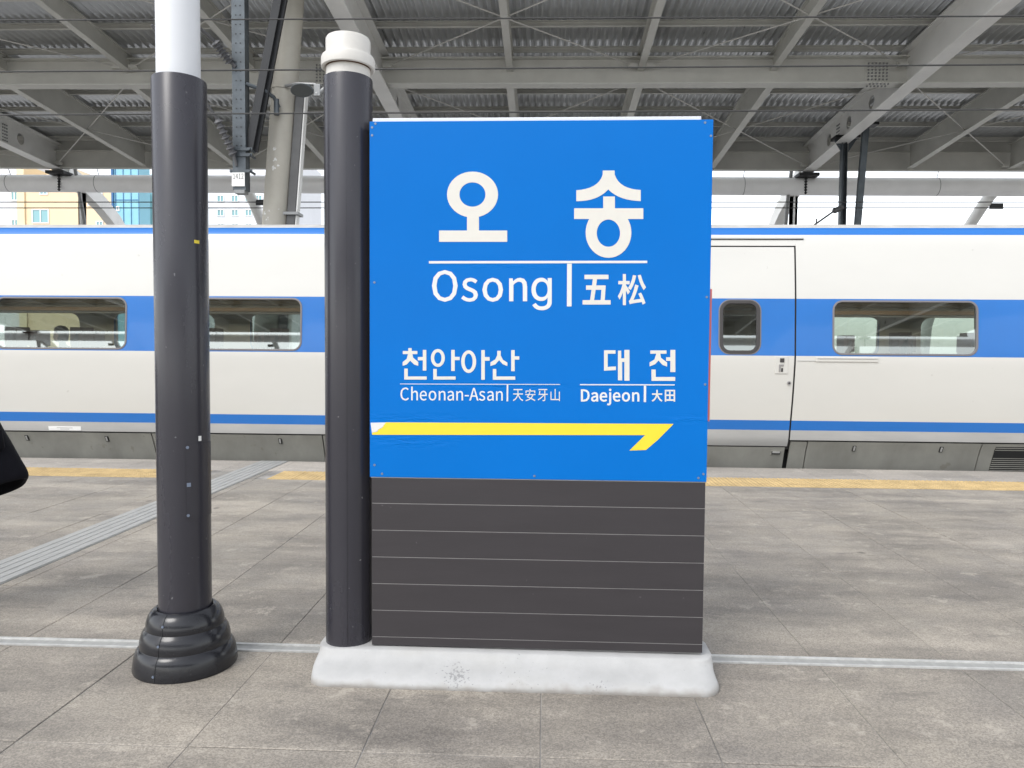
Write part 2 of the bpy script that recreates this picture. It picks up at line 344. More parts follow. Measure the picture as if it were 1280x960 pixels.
# ================================================================ SETTING: ground, track bed, platform
g = MB(); g.box(-900, 900, -600, 1500, -1.6, -1.25); tag(g.build('ground', 'ground'), kind='structure')
for (y0, y1) in ((9.8, 22.0), (-20, -4.6)):
    g = MB(); nx = 60
    for i in range(nx):
        x0, x1 = -60+120*i/nx, -60+120*(i+1)/nx
        g.box(x0, x1, y0, y1, -1.24, -.72)
    tag(g.build('track_bed', 'ballast'), kind='structure')
for y in (10.70, 12.14, 15.7, 17.14):
    g = MB(); g.ibeam((-60, y, -.58), (60, y, -.58), .13, .15, .03, .05); tag(g.build('rail', 'rail'), kind='structure')

EDGE = 9.77
plat = MB(); plat.box(-45, 45, -4.4, EDGE-.02, -1.24, -.0038)
plat.box(-45, 45, EDGE-.02, EDGE+.0, -1.24, -.10)
PLAT = tag(plat.build('platform', 'grout'), kind='structure')
sh = MB(); sh.box(-45, -8.02, -4.4, EDGE-.02, -.0036, -.001); sh.box(7.36, 45, -4.4, EDGE-.02, -.0036, -.001); sh.box(-8.01, 7.35, -4.4, 1.77, -.0036, -.001)
sh.build('concrete_topping', 'slab', PLAT)

def tile_mesh(x0, x1, y0, y1, name, mt, j=.0022):
    g = MB(); b = .003; a0, a1, c0, c1 = x0+j, x1-j, y0+j, y1-j
    lo = [(a0, c0, -.0036), (a1, c0, -.0036), (a1, c1, -.0036), (a0, c1, -.0036)]
    mid = [(a0, c0, -b*.6), (a1, c0, -b*.6), (a1, c1, -b*.6), (a0, c1, -b*.6)]
    top = [(a0+b, c0+b, 0), (a1-b, c0+b, 0), (a1-b, c1-b, 0), (a0+b, c1-b, 0)]
    g.loft([lo, mid, top], cap1=True)
    return g.build(name, mt, PLAT)
DX0, DX1 = -3.815, -3.43
rows = [(1.78, 2.68), (2.68, 3.565), (3.665, 4.48), (4.48, 5.15), (5.15, 5.82), (5.82, 6.49), (6.49, 7.16), (7.16, 7.78), (7.78, 8.40)]
def splits(a, b, y):
    if y < 3.6 or b < DX0 or a > DX1: return [(a, b)]
    out = []
    if a < DX0-.02: out.append((a, DX0))
    if b > DX1+.02: out.append((DX1, b))
    return out
for k in range(-12, 11):
    for (y0, y1) in rows:
        dz = rnd.uniform(-.0012, .0012)
        for (a, b) in splits(k*.667, (k+1)*.667, y0):
            o = tile_mesh(a, b, y0, y1, 'paving_tile', 'pave'); o.location.z = dz
    for (a, b) in splits(k*.667, (k+1)*.667, 9.0):
        tile_mesh(a, b, 8.985, EDGE+.02, 'coping_tile', 'coping', .002)
# tactile band
tt = MB(); tt.box(-.148, .148, -.139, .139, -.0036, .001)
for i in range(6):
    for j in range(6):
        x, y = -.148+.296*(i+.5)/6, -.139+.278*(j+.5)/6
        tt.loft([[(x+r*math.cos(R(60*q)), y+r*math.sin(R(60*q)), z) for q in range(6)] for (r, z) in ((.019, .001), (.012, .0075))], cap1=True)
tme = tt.mesh('tactile_tile', 'tactile')
for i in range(51):
    for j in range(2):
        x = -7.86+.3*i
        if DX0-.17 < x < DX1+.17: continue
        o = link('tactile_tile', tme, PLAT, loc=(x, 8.551+.284*j, rnd.uniform(-.0008, .0008)))
for (a, b) in ((-3.96, DX0-.002), (DX1+.002, -3.36)):
    g = MB(); g.box(a, b, 8.41, 8.975, -.0036, -.0005); g.build('joint_filler', 'slab', PLAT)
# long steel cover across the platform: four ribs
g = MB(); g.box(DX0+.004, DX1-.004, 3.67, EDGE, -.0036, .003)
for i in range(5):
    x0 = DX0+.012+i*.0735; g.box(x0, x0+.066, 3.672, EDGE-.003, .003, .008)
g.build('expansion_cover', 'steel_strip', PLAT, bevel=.003)
# narrow joint along the platform: two metal edges with a filled middle
for (y0, y1) in ((3.570, 3.584), (3.644, 3.660)):
    g = MB(); g.box(-8, 7.34, y0, y1, -.0036, .004); g.build('joint_edge', 'steel_edge', PLAT)
g = MB(); g.box(-8, 7.34, 3.586, 3.642, -.0036, -.003); g.build('joint_filler', 'steel_strip', PLAT)

# ================================================================ LEFT POLE
LX, LY = -1.700, 3.412
pole = thing('pole', 'tall white pole in a long dark sleeve rising from a stepped black base cover', 'pole', (LX, LY, 0))
g = MB(); g.lathe((LX-.003, LY, 0), [(.0955, 2.6), (.0955, 8.9)], 40); g.build('inner_pipe', 'white_pipe', pole, 40)
g = MB(); g.lathe((LX, LY, 0), [(.118, .02), (.1185, 1.2), (.1195, 2.735), (.117, 2.74), (.098, 2.74)], 48); g.build('sleeve', 'sleeve', pole, 30)
prof = [(.260, 0), (.262, .006), (.259, .03), (.253, .065), (.245, .088), (.234, .102), (.2275, .1065), (.2265, .1085), (.2275, .112), (.225, .140), (.217, .166), (.206, .183), (.1965, .1905), (.1955, .1925), (.1965, .196), (.194, .220), (.185, .246), (.170, .268), (.153, .280), (.144, .282), (.138, .279), (.137, .26)]
prof = [(a*.89, b*1.0) for a, b in prof]
g = MB(); g.lathe((LX, LY, 0), prof, 56); bell = g.build('base_cover', 'bell', pole, 25)
# seam and screws on the front of the base cover
ang = R(-98)
def bp(r, z, da=0): return (LX+r*math.cos(ang+da), LY+r*math.sin(ang+da), z)
g = MB(); g.tube([bp(a+.0008, b) for a, b in prof[1:19]], .0016, 5); g.build('seam', 'black', bell)
for (r, z, da) in ((.2305, .03, -.03), (.197, .155, -.02), (.169, .236, 0)):
    g = MB(); c = Vector(bp(r, z, da)); n = Vector((math.cos(ang+da), math.sin(ang+da), 0)); g.tube([c-n*.003, c+n*.003], .006, 8); g.build('screw', 'screw', bell)
# access hatch wrapped round the sleeve on its right side
def arcplate(a0, a1, z0, z1, r0, r1, n=14):
    mb = MB(); L_ = []
    for (r, z) in ((r0, z0), (r1, z0), (r1, z1), (r0, z1), (r0, z0)):
        L_.append([(LX+r*math.cos(R(a0+(a1-a0)*k/n)), LY+r*math.sin(R(a0+(a1-a0)*k/n)), z) for k in range(n+1)])
    mb.loft(L_, closed=False)
    for k in (0, n): mb.add([L_[i][k] for i in range(4)], [(0, 1, 2, 3)])
    return mb
hatch = arcplate(-59, 10, .72, 1.065, .118, .1235).build('access_hatch', 'sleeve', pole, 30)
for (a, z) in ((-56, 1.05), (-56, .735)):
    g = MB(); c = Vector((LX+.1235*math.cos(R(a)), LY+.1235*math.sin(R(a)), z)); n = Vector((math.cos(R(a)), math.sin(R(a)), 0)); g.tube([c-n*.002, c+n*.003], .007, 8); g.build('screw', 'screw', hatch)
arcplate(-58, -50, .868, .886, .1236, .1242, 5).build('lock_plate', 'screw', hatch)
arcplate(-31, -24, 1.075, 1.098, .1183, .1196, 4).build('sticker', 'sticker_w', pole)
arcplate(-36, -24, 1.985, 2.0, .1188, .1202, 4).build('sticker', 'sticker_y', pole)

# ================================================================ SIGN, ITS POLE AND ITS CURB
PX, PY = -.918, 3.445
p2 = thing('pole', 'short dark pole with a cream cap, standing against the blue sign on the curb', 'pole', (PX, PY, .12))
g = MB(); g.lathe((PX, PY, 0), [(.109, .10), (.1095, 1.5), (.1115, 2.745), (.110, 2.751), (.1035, 2.752)], 48); sl2 = g.build('sleeve', 'sleeve', p2, 30)
g = MB(); g.box(PX+.0190, PX+.0198, PY-.1095, PY-.100, .14, 2.745); g.build('seam', 'sleeve', sl2)
g = MB(); g.lathe((PX, PY, 0), [(.1005, 2.5), (.1005, 2.82)], 44); g.build('inner_pipe', 'cream_cap', p2, 40)
g = MB(); g.lathe((PX, PY, 0), [(.1015, 2.796), (.1015, 2.803)], 44); g.build('rust_ring', 'rust', p2, 40)
cap = MB(); cap.lathe((PX, PY, -.05), [(.1022, 2.852), (.116, 2.846), (.1215, 2.85), (.1225, 2.858), (.1225, 2.889), (.119, 2.898), (.104, 2.904), (.1015, 2.915), (.1015, 2.975), (.098, 2.983), (.02, 2.984)], 48); cap.build('cap', 'cream_cap', p2, 28)

# curb
TX0, TX1, TY0, TY1 = -1.045, .782, 3.325, 3.575
curb = MB(); L_ = []
for (z, fo, so_) in ((-.012, .128, .006), (.012, .131, .008), (.028, .123, .007), (.05, .098, .003), (.070, .060, 0), (.087, .030, 0), (.108, .010, 0), (.121, 0, 0), (.127, -.006, -.006)):
    lp = rrect(TX0-so_, TX1+so_, TY0-fo, TY1+so_, .085 if z < .12 else .07, 8)
    out = []
    for i, (x, y) in enumerate(lp):
        wz = .006*math.sin(x*7+1)*(z > .09)-.006*(z > .09)*(x > 0)*x
        out.append((x+.004*math.sin(y*31+z*40), y+.004*math.sin(x*23+z*60), z+wz))
    L_.append(out)
def dens(L_, step):
    out = []
    for lp in L_:
        q = []
        for i, a in enumerate(lp):
            b = lp[(i+1) % len(lp)]; a_, b_ = Vector(a), Vector(b); n = 24 if i in (8, 26) else 1
            for k in range(n): q.append(tuple(a_.lerp(b_, k/n)))
        out.append(q)
    return out
L_ = dens(L_, 0)
curb.loft(L_, cap1=True)
o = curb.build('curb', 'curb', None, 50)
tag(o, 'low white painted concrete curb with chipped flared front under the blue sign', 'curb')
g = o.modifiers.new('sub', 'SUBSURF'); g.levels = 1; g.render_levels = 1

SX0, SX1, SY = -.797, .737, 3.352
sign = thing('station_sign', 'large blue station name sign with white lettering above charcoal boards', 'sign', (-.03, SY, .12))
g = MB(); g.box(SX0+.012, SX1-.006, SY+.022, SY+.19,   .10, 2.522); g.build('sign_core', 'alu', sign)
g = MB(); g.box(SX0, SX1, SY, SY+.02, .919, 2.532); bp_ = g.build('blue_panel', 'blue', sign, bevel=.002)
zb = .915
for i, h in enumerate((.1195, .1251, .1251, .1251, .1251, .1251, .040)):
    z1 = zb; z0 = zb-h+.0028; zb -= h
    g = MB(); g.box(SX0+.008, SX1-.004, SY+.004, SY+.021, z0, z1); g.build('board', 'board', sign, bevel=.0012)
g = MB(); g.box(SX0+.004, SX1-.001, SY+.0035, SY+.03, .9153, .9187); g.build('joint_trim', 'alu', sign)
g = MB(); g.box(SX0+.010, SX1-.0055, SY+.006, SY+.0215, .135, .90); g.build('backing_sheet', 'alu', sign)
g = MB(); g.box(-.79, .69, SY+.03, SY+.17, 2.5225, 2.556); g.build('top_cover', 'white_pipe', sign, bevel=.003)
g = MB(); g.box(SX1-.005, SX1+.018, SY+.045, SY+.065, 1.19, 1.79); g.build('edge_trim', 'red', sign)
for (x, z) in ((-.785, 2.505), (-.785, 2.47), (-.77, 2.522), (.70, 2.518), (.727, 2.46), (-.775, 1.81), (.722, 1.75), (-.775, .975), (-.74, .935), (-.04, .935), (.70, .937), (.722, .955), (.722, 1.36)):
    g = MB(); g.tube([(x, SY+.001, z), (x, SY-.0018, z)], .0055, 8); g.build('screw', 'screw', bp_)
ART = [
('hangul_letter',0,[[-1842,22047,-1855,21887,-1896,21731,-1964,21583,-2057,21447,-2174,21325,-2310,21220,-2464,21136,-2630,21075,-2806,21037,-2986,21025,-3167,21038,-3343,21075,-3511,21137,-3666,21221,-3804,21326,-3922,21448,-4018,21585,-4088,21734,-4131,21890,-4145,22051,-4132,22211,-4090,22367,-4021,22515,-3927,22652,-3810,22773,-3673,22877,-3519,22960,-3352,23021,-3177,23058,-2997,23070,-2817,23057,-2641,23019,-2475,22957,-2320,22873,-2183,22769,-2065,22647,-1970,22510,-1900,22362,-1857,22207],[-2407,22048,-2414,21963,-2435,21881,-2470,21802,-2518,21730,-2577,21665,-2647,21610,-2726,21566,-2811,21533,-2900,21513,-2993,21507,-3085,21514,-3175,21534,-3260,21566,-3339,21611,-3410,21666,-3470,21731,-3519,21804,-3555,21882,-3577,21965,-3584,22050,-3578,22135,-3556,22217,-3521,22296,-3473,22368,-3414,22432,-3344,22487,-3265,22532,-3180,22564,-3090,22584,-2998,22590,-2906,22583,-2816,22563,-2731,22530,-2652,22486,-2582,22431,-2521,22366,-2473,22294,-2437,22215,-2415,22133]]),
('hangul_letter+',0,[[-3237,21164,-2698,21164,-2694,20442,-1420,20443,-1416,19939,-4497,19936,-4499,20442,-3233,20442]]),
('hangul_letter',0,[[2825,23098,3354,23097,3356,22928,3423,22767,3517,22629,3637,22513,3779,22417,3942,22343,4121,22289,4315,22254,4522,22237,4529,21747,4529,21747,4319,21759,4114,21783,3915,21822,3725,21876,3544,21946,3376,22034,3221,22140,3081,22265,3081,22265,2953,22139,2811,22032,2656,21943,2487,21870,2304,21815,2107,21776,1894,21752,1667,21743,1661,22232,1661,22232,1877,22251,2077,22288,2260,22344,2423,22419,2564,22514,2680,22631,2769,22769,2827,22929]]),
('hangul_letter+',0,[[2861,21951,3380,21950,3387,21430,4647,21429,4654,20955,1579,20956,1574,21432,2868,21430]]),
('hangul_letter+',0,[[4134,20353,4124,20178,4090,20008,4031,19845,3950,19696,3848,19562,3728,19448,3593,19356,3446,19288,3291,19247,3132,19232,2972,19246,2816,19287,2667,19354,2529,19446,2406,19560,2300,19693,2214,19843,2151,20006,2112,20177,2097,20352,2107,20527,2143,20698,2202,20860,2284,21010,2386,21143,2507,21257,2642,21348,2789,21415,2943,21456,3102,21469,3262,21455,3417,21414,3566,21347,3703,21256,3826,21142,3931,21009,4016,20860,4080,20698,4119,20528],[3633,20328,3628,20234,3611,20141,3581,20054,3539,19973,3487,19901,3426,19839,3357,19790,3282,19753,3203,19731,3122,19724,3040,19731,2960,19753,2884,19789,2814,19839,2751,19900,2697,19972,2654,20053,2621,20141,2601,20233,2593,20327,2599,20422,2616,20514,2647,20601,2688,20682,2740,20754,2802,20816,2871,20865,2946,20901,3025,20923,3106,20931,3187,20923,3267,20901,3343,20865,3413,20816,3476,20754,3529,20682,3573,20602,3605,20514,3626,20422]]),
('latin_letter',14,[[-4225,17249,-3928,17340,-3731,17584,-3660,17960,-3734,18335,-3933,18572,-4230,18656,-4526,18571,-4729,18332,-4801,17956,-4727,17580,-4522,17337],[-4225,17402,-4434,17470,-4576,17660,-4623,17957,-4577,18253,-4437,18439,-4229,18508,-4021,18440,-3880,18256,-3832,17960,-3877,17663,-4017,17472]]),
('latin_letter',14,[[-3095,17254,-2898,17297,-2779,17409,-2738,17557,-2786,17710,-2900,17799,-3041,17862,-3145,17904,-3223,17957,-3255,18036,-3234,18105,-3172,18158,-3068,18179,-2990,18169,-2918,18137,-2845,18090,-2767,18196,-2851,18254,-2955,18296,-3074,18311,-3256,18273,-3375,18167,-3411,18025,-3368,17887,-3259,17793,-3123,17735,-3014,17693,-2931,17630,-2899,17546,-2919,17466,-2981,17408,-3090,17386,-3200,17401,-3293,17443,-3382,17507,-3465,17395,-3361,17321,-3230,17274]]),
('latin_letter',14,[[-2051,17259,-1824,17323,-1659,17503,-1599,17788,-1663,18073,-1830,18252,-2058,18314,-2280,18250,-2445,18070,-2511,17785,-2442,17500,-2275,17321],[-2052,17401,-2203,17448,-2302,17585,-2340,17786,-2305,17986,-2207,18124,-2057,18172,-1907,18125,-1807,17988,-1770,17788,-1805,17587,-1902,17449]]),
('latin_letter',14,[[-1295,17288,-1130,17289,-1135,18017,-1043,18102,-961,18154,-868,18171,-759,18145,-696,18055,-680,17903,-675,17291,-509,17292,-515,17924,-547,18140,-647,18271,-817,18318,-941,18297,-1049,18233,-1146,18143,-1168,18291,-1303,18290]]),
('latin_letter',14,[[171,16891,100,16896,37,16903,-21,16919,-73,16940,-118,16967,-158,16999,-189,17034,-219,17068,-240,17108,-109,17184,-94,17163,-75,17141,-54,17117,-30,17096,-1,17075,30,17059,70,17046,117,17038,170,17035,245,17041,311,17063,365,17095,407,17141,432,17205,439,17280,438,17478,424,17478,412,17457,394,17432,375,17406,350,17381,321,17357,285,17338,243,17322,193,17311,136,17308,57,17313,-14,17332,-80,17366,-140,17409,-191,17467,-233,17534,-265,17614,-284,17705,-290,17804,-286,17906,-269,17997,-238,18077,-197,18149,-147,18208,-90,18259,-23,18294,50,18316,129,18321,186,18319,236,18308,278,18292,315,18271,347,18247,370,18221,391,18194,407,18170,423,18149,436,18149,435,18309,589,18309,599,17273,595,17190,577,17118,544,17056,502,17005,450,16964,390,16932,323,16910,249,16896],[160,17453,218,17458,268,17472,314,17496,351,17529,382,17571,407,17620,425,17676,435,17740,437,17812,434,17882,423,17943,404,18002,380,18052,348,18095,308,18130,264,18156,211,18172,154,18177,94,18172,44,18155,-3,18128,-42,18091,-73,18048,-96,17995,-114,17938,-124,17877,-128,17810,-122,17741,-111,17679,-92,17623,-68,17572,-34,17530,3,17498,50,17471,103,17458]]),
('latin_letter',3,[[-6027,12738,-5965,12749,-5913,12776,-5869,12821,-5905,12868,-5939,12832,-5979,12809,-6025,12802,-6109,12831,-6165,12910,-6183,13035,-6163,13159,-6107,13238,-6023,13267,-5981,13260,-5947,13241,-5917,13214,-5883,13261,-5917,13294,-5965,13321,-6023,13329,-6139,13293,-6221,13192,-6251,13032,-6221,12875,-6140,12773]]),
('latin_letter',3,[[-5753,12751,-5689,12751,-5689,13058,-5654,13094,-5622,13116,-5586,13123,-5544,13112,-5520,13074,-5514,13010,-5513,12752,-5449,12753,-5450,13019,-5462,13110,-5500,13166,-5566,13185,-5614,13176,-5656,13149,-5692,13113,-5690,13200,-5690,13371,-5754,13371]]),
('latin_letter',3,[[-5180,12743,-5132,12750,-5091,12766,-5055,12788,-5079,12835,-5107,12817,-5138,12806,-5172,12801,-5236,12818,-5280,12869,-5298,12949,-5043,12951,-5041,12962,-5041,12975,-5041,12991,-5059,13095,-5109,13163,-5193,13187,-5275,13160,-5336,13082,-5362,12964,-5336,12844,-5272,12769],[-5300,12998,-5281,13069,-5241,13116,-5191,13130,-5141,13117,-5107,13072,-5097,12999]]),
('latin_letter',3,[[-4778,12746,-4690,12773,-4627,12849,-4603,12969,-4627,13089,-4691,13164,-4779,13190,-4864,13163,-4928,13087,-4954,12967,-4927,12847,-4863,12772],[-4778,12806,-4836,12825,-4874,12883,-4888,12967,-4874,13052,-4836,13109,-4779,13130,-4721,13110,-4683,13053,-4669,12968,-4682,12884,-4720,12826]]),
('latin_letter',3,[[-4487,12759,-4423,12759,-4424,13065,-4389,13101,-4357,13123,-4321,13130,-4279,13119,-4255,13082,-4249,13018,-4248,12760,-4185,12761,-4186,13027,-4198,13118,-4236,13173,-4301,13192,-4349,13183,-4391,13156,-4428,13119,-4437,13181,-4488,13180]]),
('latin_letter',3,[[-3982,12751,-3936,12760,-3894,12783,-3857,12814,-3855,12814,-3849,12763,-3797,12763,-3798,13023,-3812,13113,-3854,13173,-3930,13195,-3987,13185,-4037,13165,-4077,13138,-4053,13090,-4019,13112,-3981,13128,-3940,13135,-3892,13120,-3868,13082,-3862,13029,-3993,12999,-4068,12948,-4092,12870,-4077,12806,-4039,12766],[-3964,12809,-3998,12815,-4022,12837,-4032,12875,-4016,12924,-3961,12960,-3861,12982,-3861,12865,-3895,12834,-3928,12816]]),
('latin_letter',3,[[-3682,12764,-3618,12764,-3620,13070,-3584,13106,-3552,13128,-3517,13135,-3475,13124,-3451,13087,-3445,13022,-3443,12765,-3380,12766,-3381,13032,-3394,13122,-3431,13178,-3497,13197,-3545,13188,-3586,13161,-3624,13123,-3632,13185,-3684,13185]]),
('latin_letter',3,[[-3298,12957,-3119,12958,-3119,13011,-3298,13010]]),
('latin_letter',3,[[-3088,12768,-3023,12768,-2974,12941,-2788,12942,-2739,12770,-2672,12770,-2848,13338,-2919,13338],[-2959,12999,-2935,13088,-2918,13150,-2900,13214,-2885,13278,-2883,13278,-2865,13214,-2849,13150,-2830,13088,-2804,13000]]),
('latin_letter',3,[[-2506,12760,-2431,12779,-2385,12825,-2370,12887,-2388,12951,-2432,12989,-2485,13015,-2525,13032,-2555,13054,-2567,13088,-2559,13116,-2536,13139,-2496,13148,-2466,13143,-2439,13130,-2411,13111,-2381,13155,-2413,13179,-2453,13197,-2498,13203,-2568,13187,-2613,13143,-2626,13083,-2610,13025,-2568,12986,-2517,12962,-2475,12944,-2443,12918,-2431,12883,-2439,12849,-2463,12825,-2504,12816,-2546,12822,-2581,12840,-2615,12866,-2647,12819,-2607,12788,-2557,12769]]),
('latin_letter',3,[[-2167,12762,-2122,12772,-2080,12794,-2043,12825,-2041,12825,-2035,12774,-1983,12775,-1985,13034,-1999,13124,-2041,13184,-2117,13205,-2174,13196,-2223,13176,-2263,13149,-2239,13101,-2205,13123,-2168,13139,-2126,13145,-2079,13130,-2055,13093,-2048,13040,-2179,13010,-2254,12959,-2277,12881,-2263,12817,-2225,12778],[-2150,12820,-2183,12827,-2207,12849,-2217,12886,-2202,12935,-2147,12971,-2048,12993,-2047,12876,-2081,12845,-2114,12827]]),
('latin_letter',3,[[-1869,12775,-1805,12776,-1807,13081,-1772,13117,-1741,13139,-1705,13146,-1664,13135,-1640,13097,-1633,13033,-1632,12777,-1568,12777,-1570,13043,-1583,13133,-1621,13188,-1686,13208,-1733,13199,-1774,13172,-1812,13134,-1820,13196,-1871,13196]]),
('latin_letter',14,[[1988,12786,2119,12787,2247,12819,2325,12912,2351,13053,2322,13196,2241,13283,2108,13312,1982,13311],[2053,12842,2048,13257,2105,13257,2204,13236,2265,13165,2286,13053,2267,12940,2209,12868,2110,12842]]),
('latin_letter',14,[[2556,12781,2602,12790,2643,12811,2680,12840,2682,12840,2689,12793,2740,12793,2737,13033,2722,13116,2680,13171,2605,13191,2547,13182,2498,13163,2459,13138,2483,13093,2517,13114,2554,13129,2596,13135,2643,13121,2667,13087,2674,13038,2544,13010,2469,12962,2446,12891,2461,12831,2499,12795],[2574,12835,2540,12840,2516,12861,2505,12895,2521,12940,2576,12974,2674,12995,2676,12887,2643,12858,2609,12841]]),
('latin_letter',14,[[3007,12786,3055,12793,3096,12807,3131,12828,3107,12871,3080,12854,3048,12844,3015,12839,2951,12855,2907,12901,2888,12975,3141,12977,3143,12988,3143,13000,3143,13014,3124,13110,3074,13173,2990,13194,2910,13169,2849,13097,2825,12988,2852,12878,2916,12810],[2886,13020,2905,13085,2944,13129,2993,13141,3042,13130,3077,13089,3087,13022]]),
('latin_letter',14,[[3223,12625,3284,12642,3315,12687,3324,12755,3318,13187,3257,13187,3263,12754,3259,12713,3246,12686,3216,12678,3204,12678,3191,12682,3181,12684,3169,12634,3183,12631,3203,12627],[3286,13267,3307,13273,3323,13287,3328,13312,3322,13334,3306,13348,3285,13352,3263,13348,3249,13334,3244,13311,3250,13287,3264,13273]]),
('latin_letter',14,[[3602,12792,3649,12799,3691,12814,3726,12834,3701,12877,3674,12860,3643,12850,3609,12845,3546,12861,3502,12908,3483,12981,3736,12983,3737,12994,3737,13006,3737,13020,3718,13116,3668,13179,3585,13200,3504,13175,3444,13103,3420,12995,3447,12885,3511,12816],[3480,13026,3499,13091,3538,13135,3587,13147,3637,13135,3671,13095,3682,13028]]),
('latin_letter',14,[[4001,12796,4087,12822,4149,12892,4171,13002,4146,13112,4082,13181,3995,13204,3910,13179,3848,13109,3824,12999,3851,12889,3915,12820],[4000,12851,3942,12869,3904,12922,3889,12999,3902,13077,3939,13130,3996,13149,4053,13131,4091,13079,4106,13002,4093,12924,4057,12870]]),
('latin_letter',14,[[4288,12810,4351,12810,4347,13092,4382,13125,4413,13145,4449,13152,4490,13142,4514,13108,4521,13049,4525,12812,4588,12813,4584,13057,4571,13141,4533,13191,4467,13209,4420,13200,4379,13176,4342,13140,4334,13197,4283,13197]]),
('hanja_letter',38,[[2184,17962,2185,17841,2435,17842,2411,17651,2387,17468,2362,17305,2036,17303,2037,17182,3216,17187,3214,17308,2946,17307,2962,17531,2974,17760,2986,17961,2907,17970,2892,17965,2555,17964,2596,18318,3106,18320,3105,18441,2106,18438,2108,18317,2486,18318,2449,17963],[2468,17305,2493,17469,2517,17651,2541,17842,2874,17844,2865,17676,2856,17489,2840,17307]]),
('hanja_letter',22,[[4250,18445,4201,18233,4133,18045,4046,17895,4072,17874,4106,17849,4133,17828,4223,17991,4298,18196,4351,18425],[4565,18459,4473,18437,4539,18205,4620,18009,4720,17835,4741,17868,4767,17897,4796,17927,4705,18076,4628,18255],[3803,18490,3808,18181,3607,18181,3608,18077,3798,18077,3749,17873,3677,17676,3597,17522,3616,17488,3635,17451,3651,17418,3709,17535,3766,17677,3812,17840,3822,17147,3915,17147,3905,17873,3951,17786,3989,17707,4020,17640,4086,17728,4036,17811,3964,17928,3903,18019,3902,18078,4066,18078,4064,18182,3901,18182,3896,18490],[4511,17626,4549,17547,4584,17468,4619,17389,4236,17337,4319,17537,4398,17754,4461,17984,4356,18025,4293,17775,4222,17562,4172,17437,4143,17370,4114,17324,4088,17303,4103,17269,4115,17228,4123,17194,4182,17215,4331,17241,4657,17293,4669,17251,4681,17218,4692,17184,4781,17231,4734,17360,4669,17514,4592,17664]]),
('hanja_letter',0,[[-1093,13106,-1093,13058,-907,13060,-937,12967,-998,12879,-1103,12802,-1094,12789,-1085,12774,-1078,12761,-973,12838,-908,12928,-874,13023,-823,12909,-753,12822,-663,12765,-656,12780,-646,12797,-637,12808,-729,12863,-798,12948,-847,13060,-654,13062,-654,13111,-860,13109,-859,13135,-859,13159,-858,13183,-858,13261,-677,13262,-677,13311,-1076,13307,-1076,13259,-899,13260,-898,13182,-898,13158,-899,13134,-900,13108]]),
('hanja_letter',0,[[-362,13302,-352,13283,-344,13263,-337,13245,-533,13243,-532,13122,-492,13123,-493,13201,-139,13204,-138,13126,-95,13127,-96,13247,-289,13245,-298,13267,-309,13291,-320,13314],[-229,13039,-249,12995,-271,12956,-300,12920,-339,12936,-377,12951,-414,12966,-400,12988,-387,13012,-373,13038],[-421,13037,-440,13005,-460,12972,-477,12945,-432,12929,-384,12909,-335,12889,-393,12855,-459,12827,-535,12807,-526,12796,-517,12780,-509,12767,-428,12792,-354,12826,-292,12869,-227,12836,-169,12804,-122,12773,-89,12812,-137,12842,-194,12872,-259,12903,-230,12943,-204,12989,-183,13040,-80,13041,-81,13083,-350,13080,-337,13111,-325,13140,-313,13169,-357,13177,-369,13146,-383,13114,-400,13080,-545,13078,-545,13036]]),
('hanja_letter',0,[[101,13243,88,13180,75,13114,61,13056,275,13058,201,12973,110,12901,16,12848,26,12835,37,12821,44,12807,145,12871,241,12954,321,13053,323,12837,322,12828,317,12824,310,12822,294,12822,267,12822,235,12823,241,12807,247,12791,250,12775,290,12775,319,12779,340,12785,353,12796,360,12812,363,12837,361,13059,477,13060,477,13105,360,13104,359,13274,450,13275,450,13322,51,13318,52,13271,319,13274,321,13104,111,13102,121,13146,131,13193,139,13238]]),
('hanja_letter',0,[[599,13205,603,12823,981,12827,982,12782,1023,12783,1019,13210,978,13210,981,12873,831,12872,827,13325,786,13325,790,12872,644,12870,640,13205]]),
('hanja_letter',12,[[5365,13322,5366,13275,5365,13221,5361,13164,5172,13162,5173,13119,5356,13121,5325,13016,5266,12920,5167,12845,5179,12835,5189,12823,5196,12812,5295,12887,5355,12983,5389,13090,5438,12973,5505,12880,5592,12816,5598,12829,5608,12843,5618,12854,5532,12917,5466,13008,5419,13122,5606,13124,5606,13166,5400,13164,5405,13221,5405,13274,5406,13323]]),
('hanja_letter',12,[[5742,13326,5751,12818,5790,12818,5790,12854,6144,12858,6145,12822,6186,12822,6178,13330],[5789,12901,5786,13071,5940,13073,5942,12902],[6143,12904,5982,12903,5979,13073,6140,13075],[5786,13116,5783,13282,5936,13283,5939,13118],[6140,13120,5979,13118,5976,13284,6137,13285]]),
('hangul_letter',0,[[-5890,15131,-5738,15132,-5738,14998,-5478,15000,-5477,14858,-5704,14857,-5670,14698,-5435,14500,-5434,14325,-5619,14381,-5805,14555,-5956,14387,-6150,14319,-6150,14486,-5965,14638,-5906,14855,-6142,14853,-6142,14995,-5890,14997]]),
('hangul_letter+',0,[[-5226,15052,-5066,15053,-5064,14110,-5224,14109,-5225,14577,-5452,14575,-5452,14725,-5225,14727]]),
('hangul_letter+',0,[[-6074,14194,-5914,14195,-5913,13835,-5046,13843,-5046,13701,-6073,13692]]),
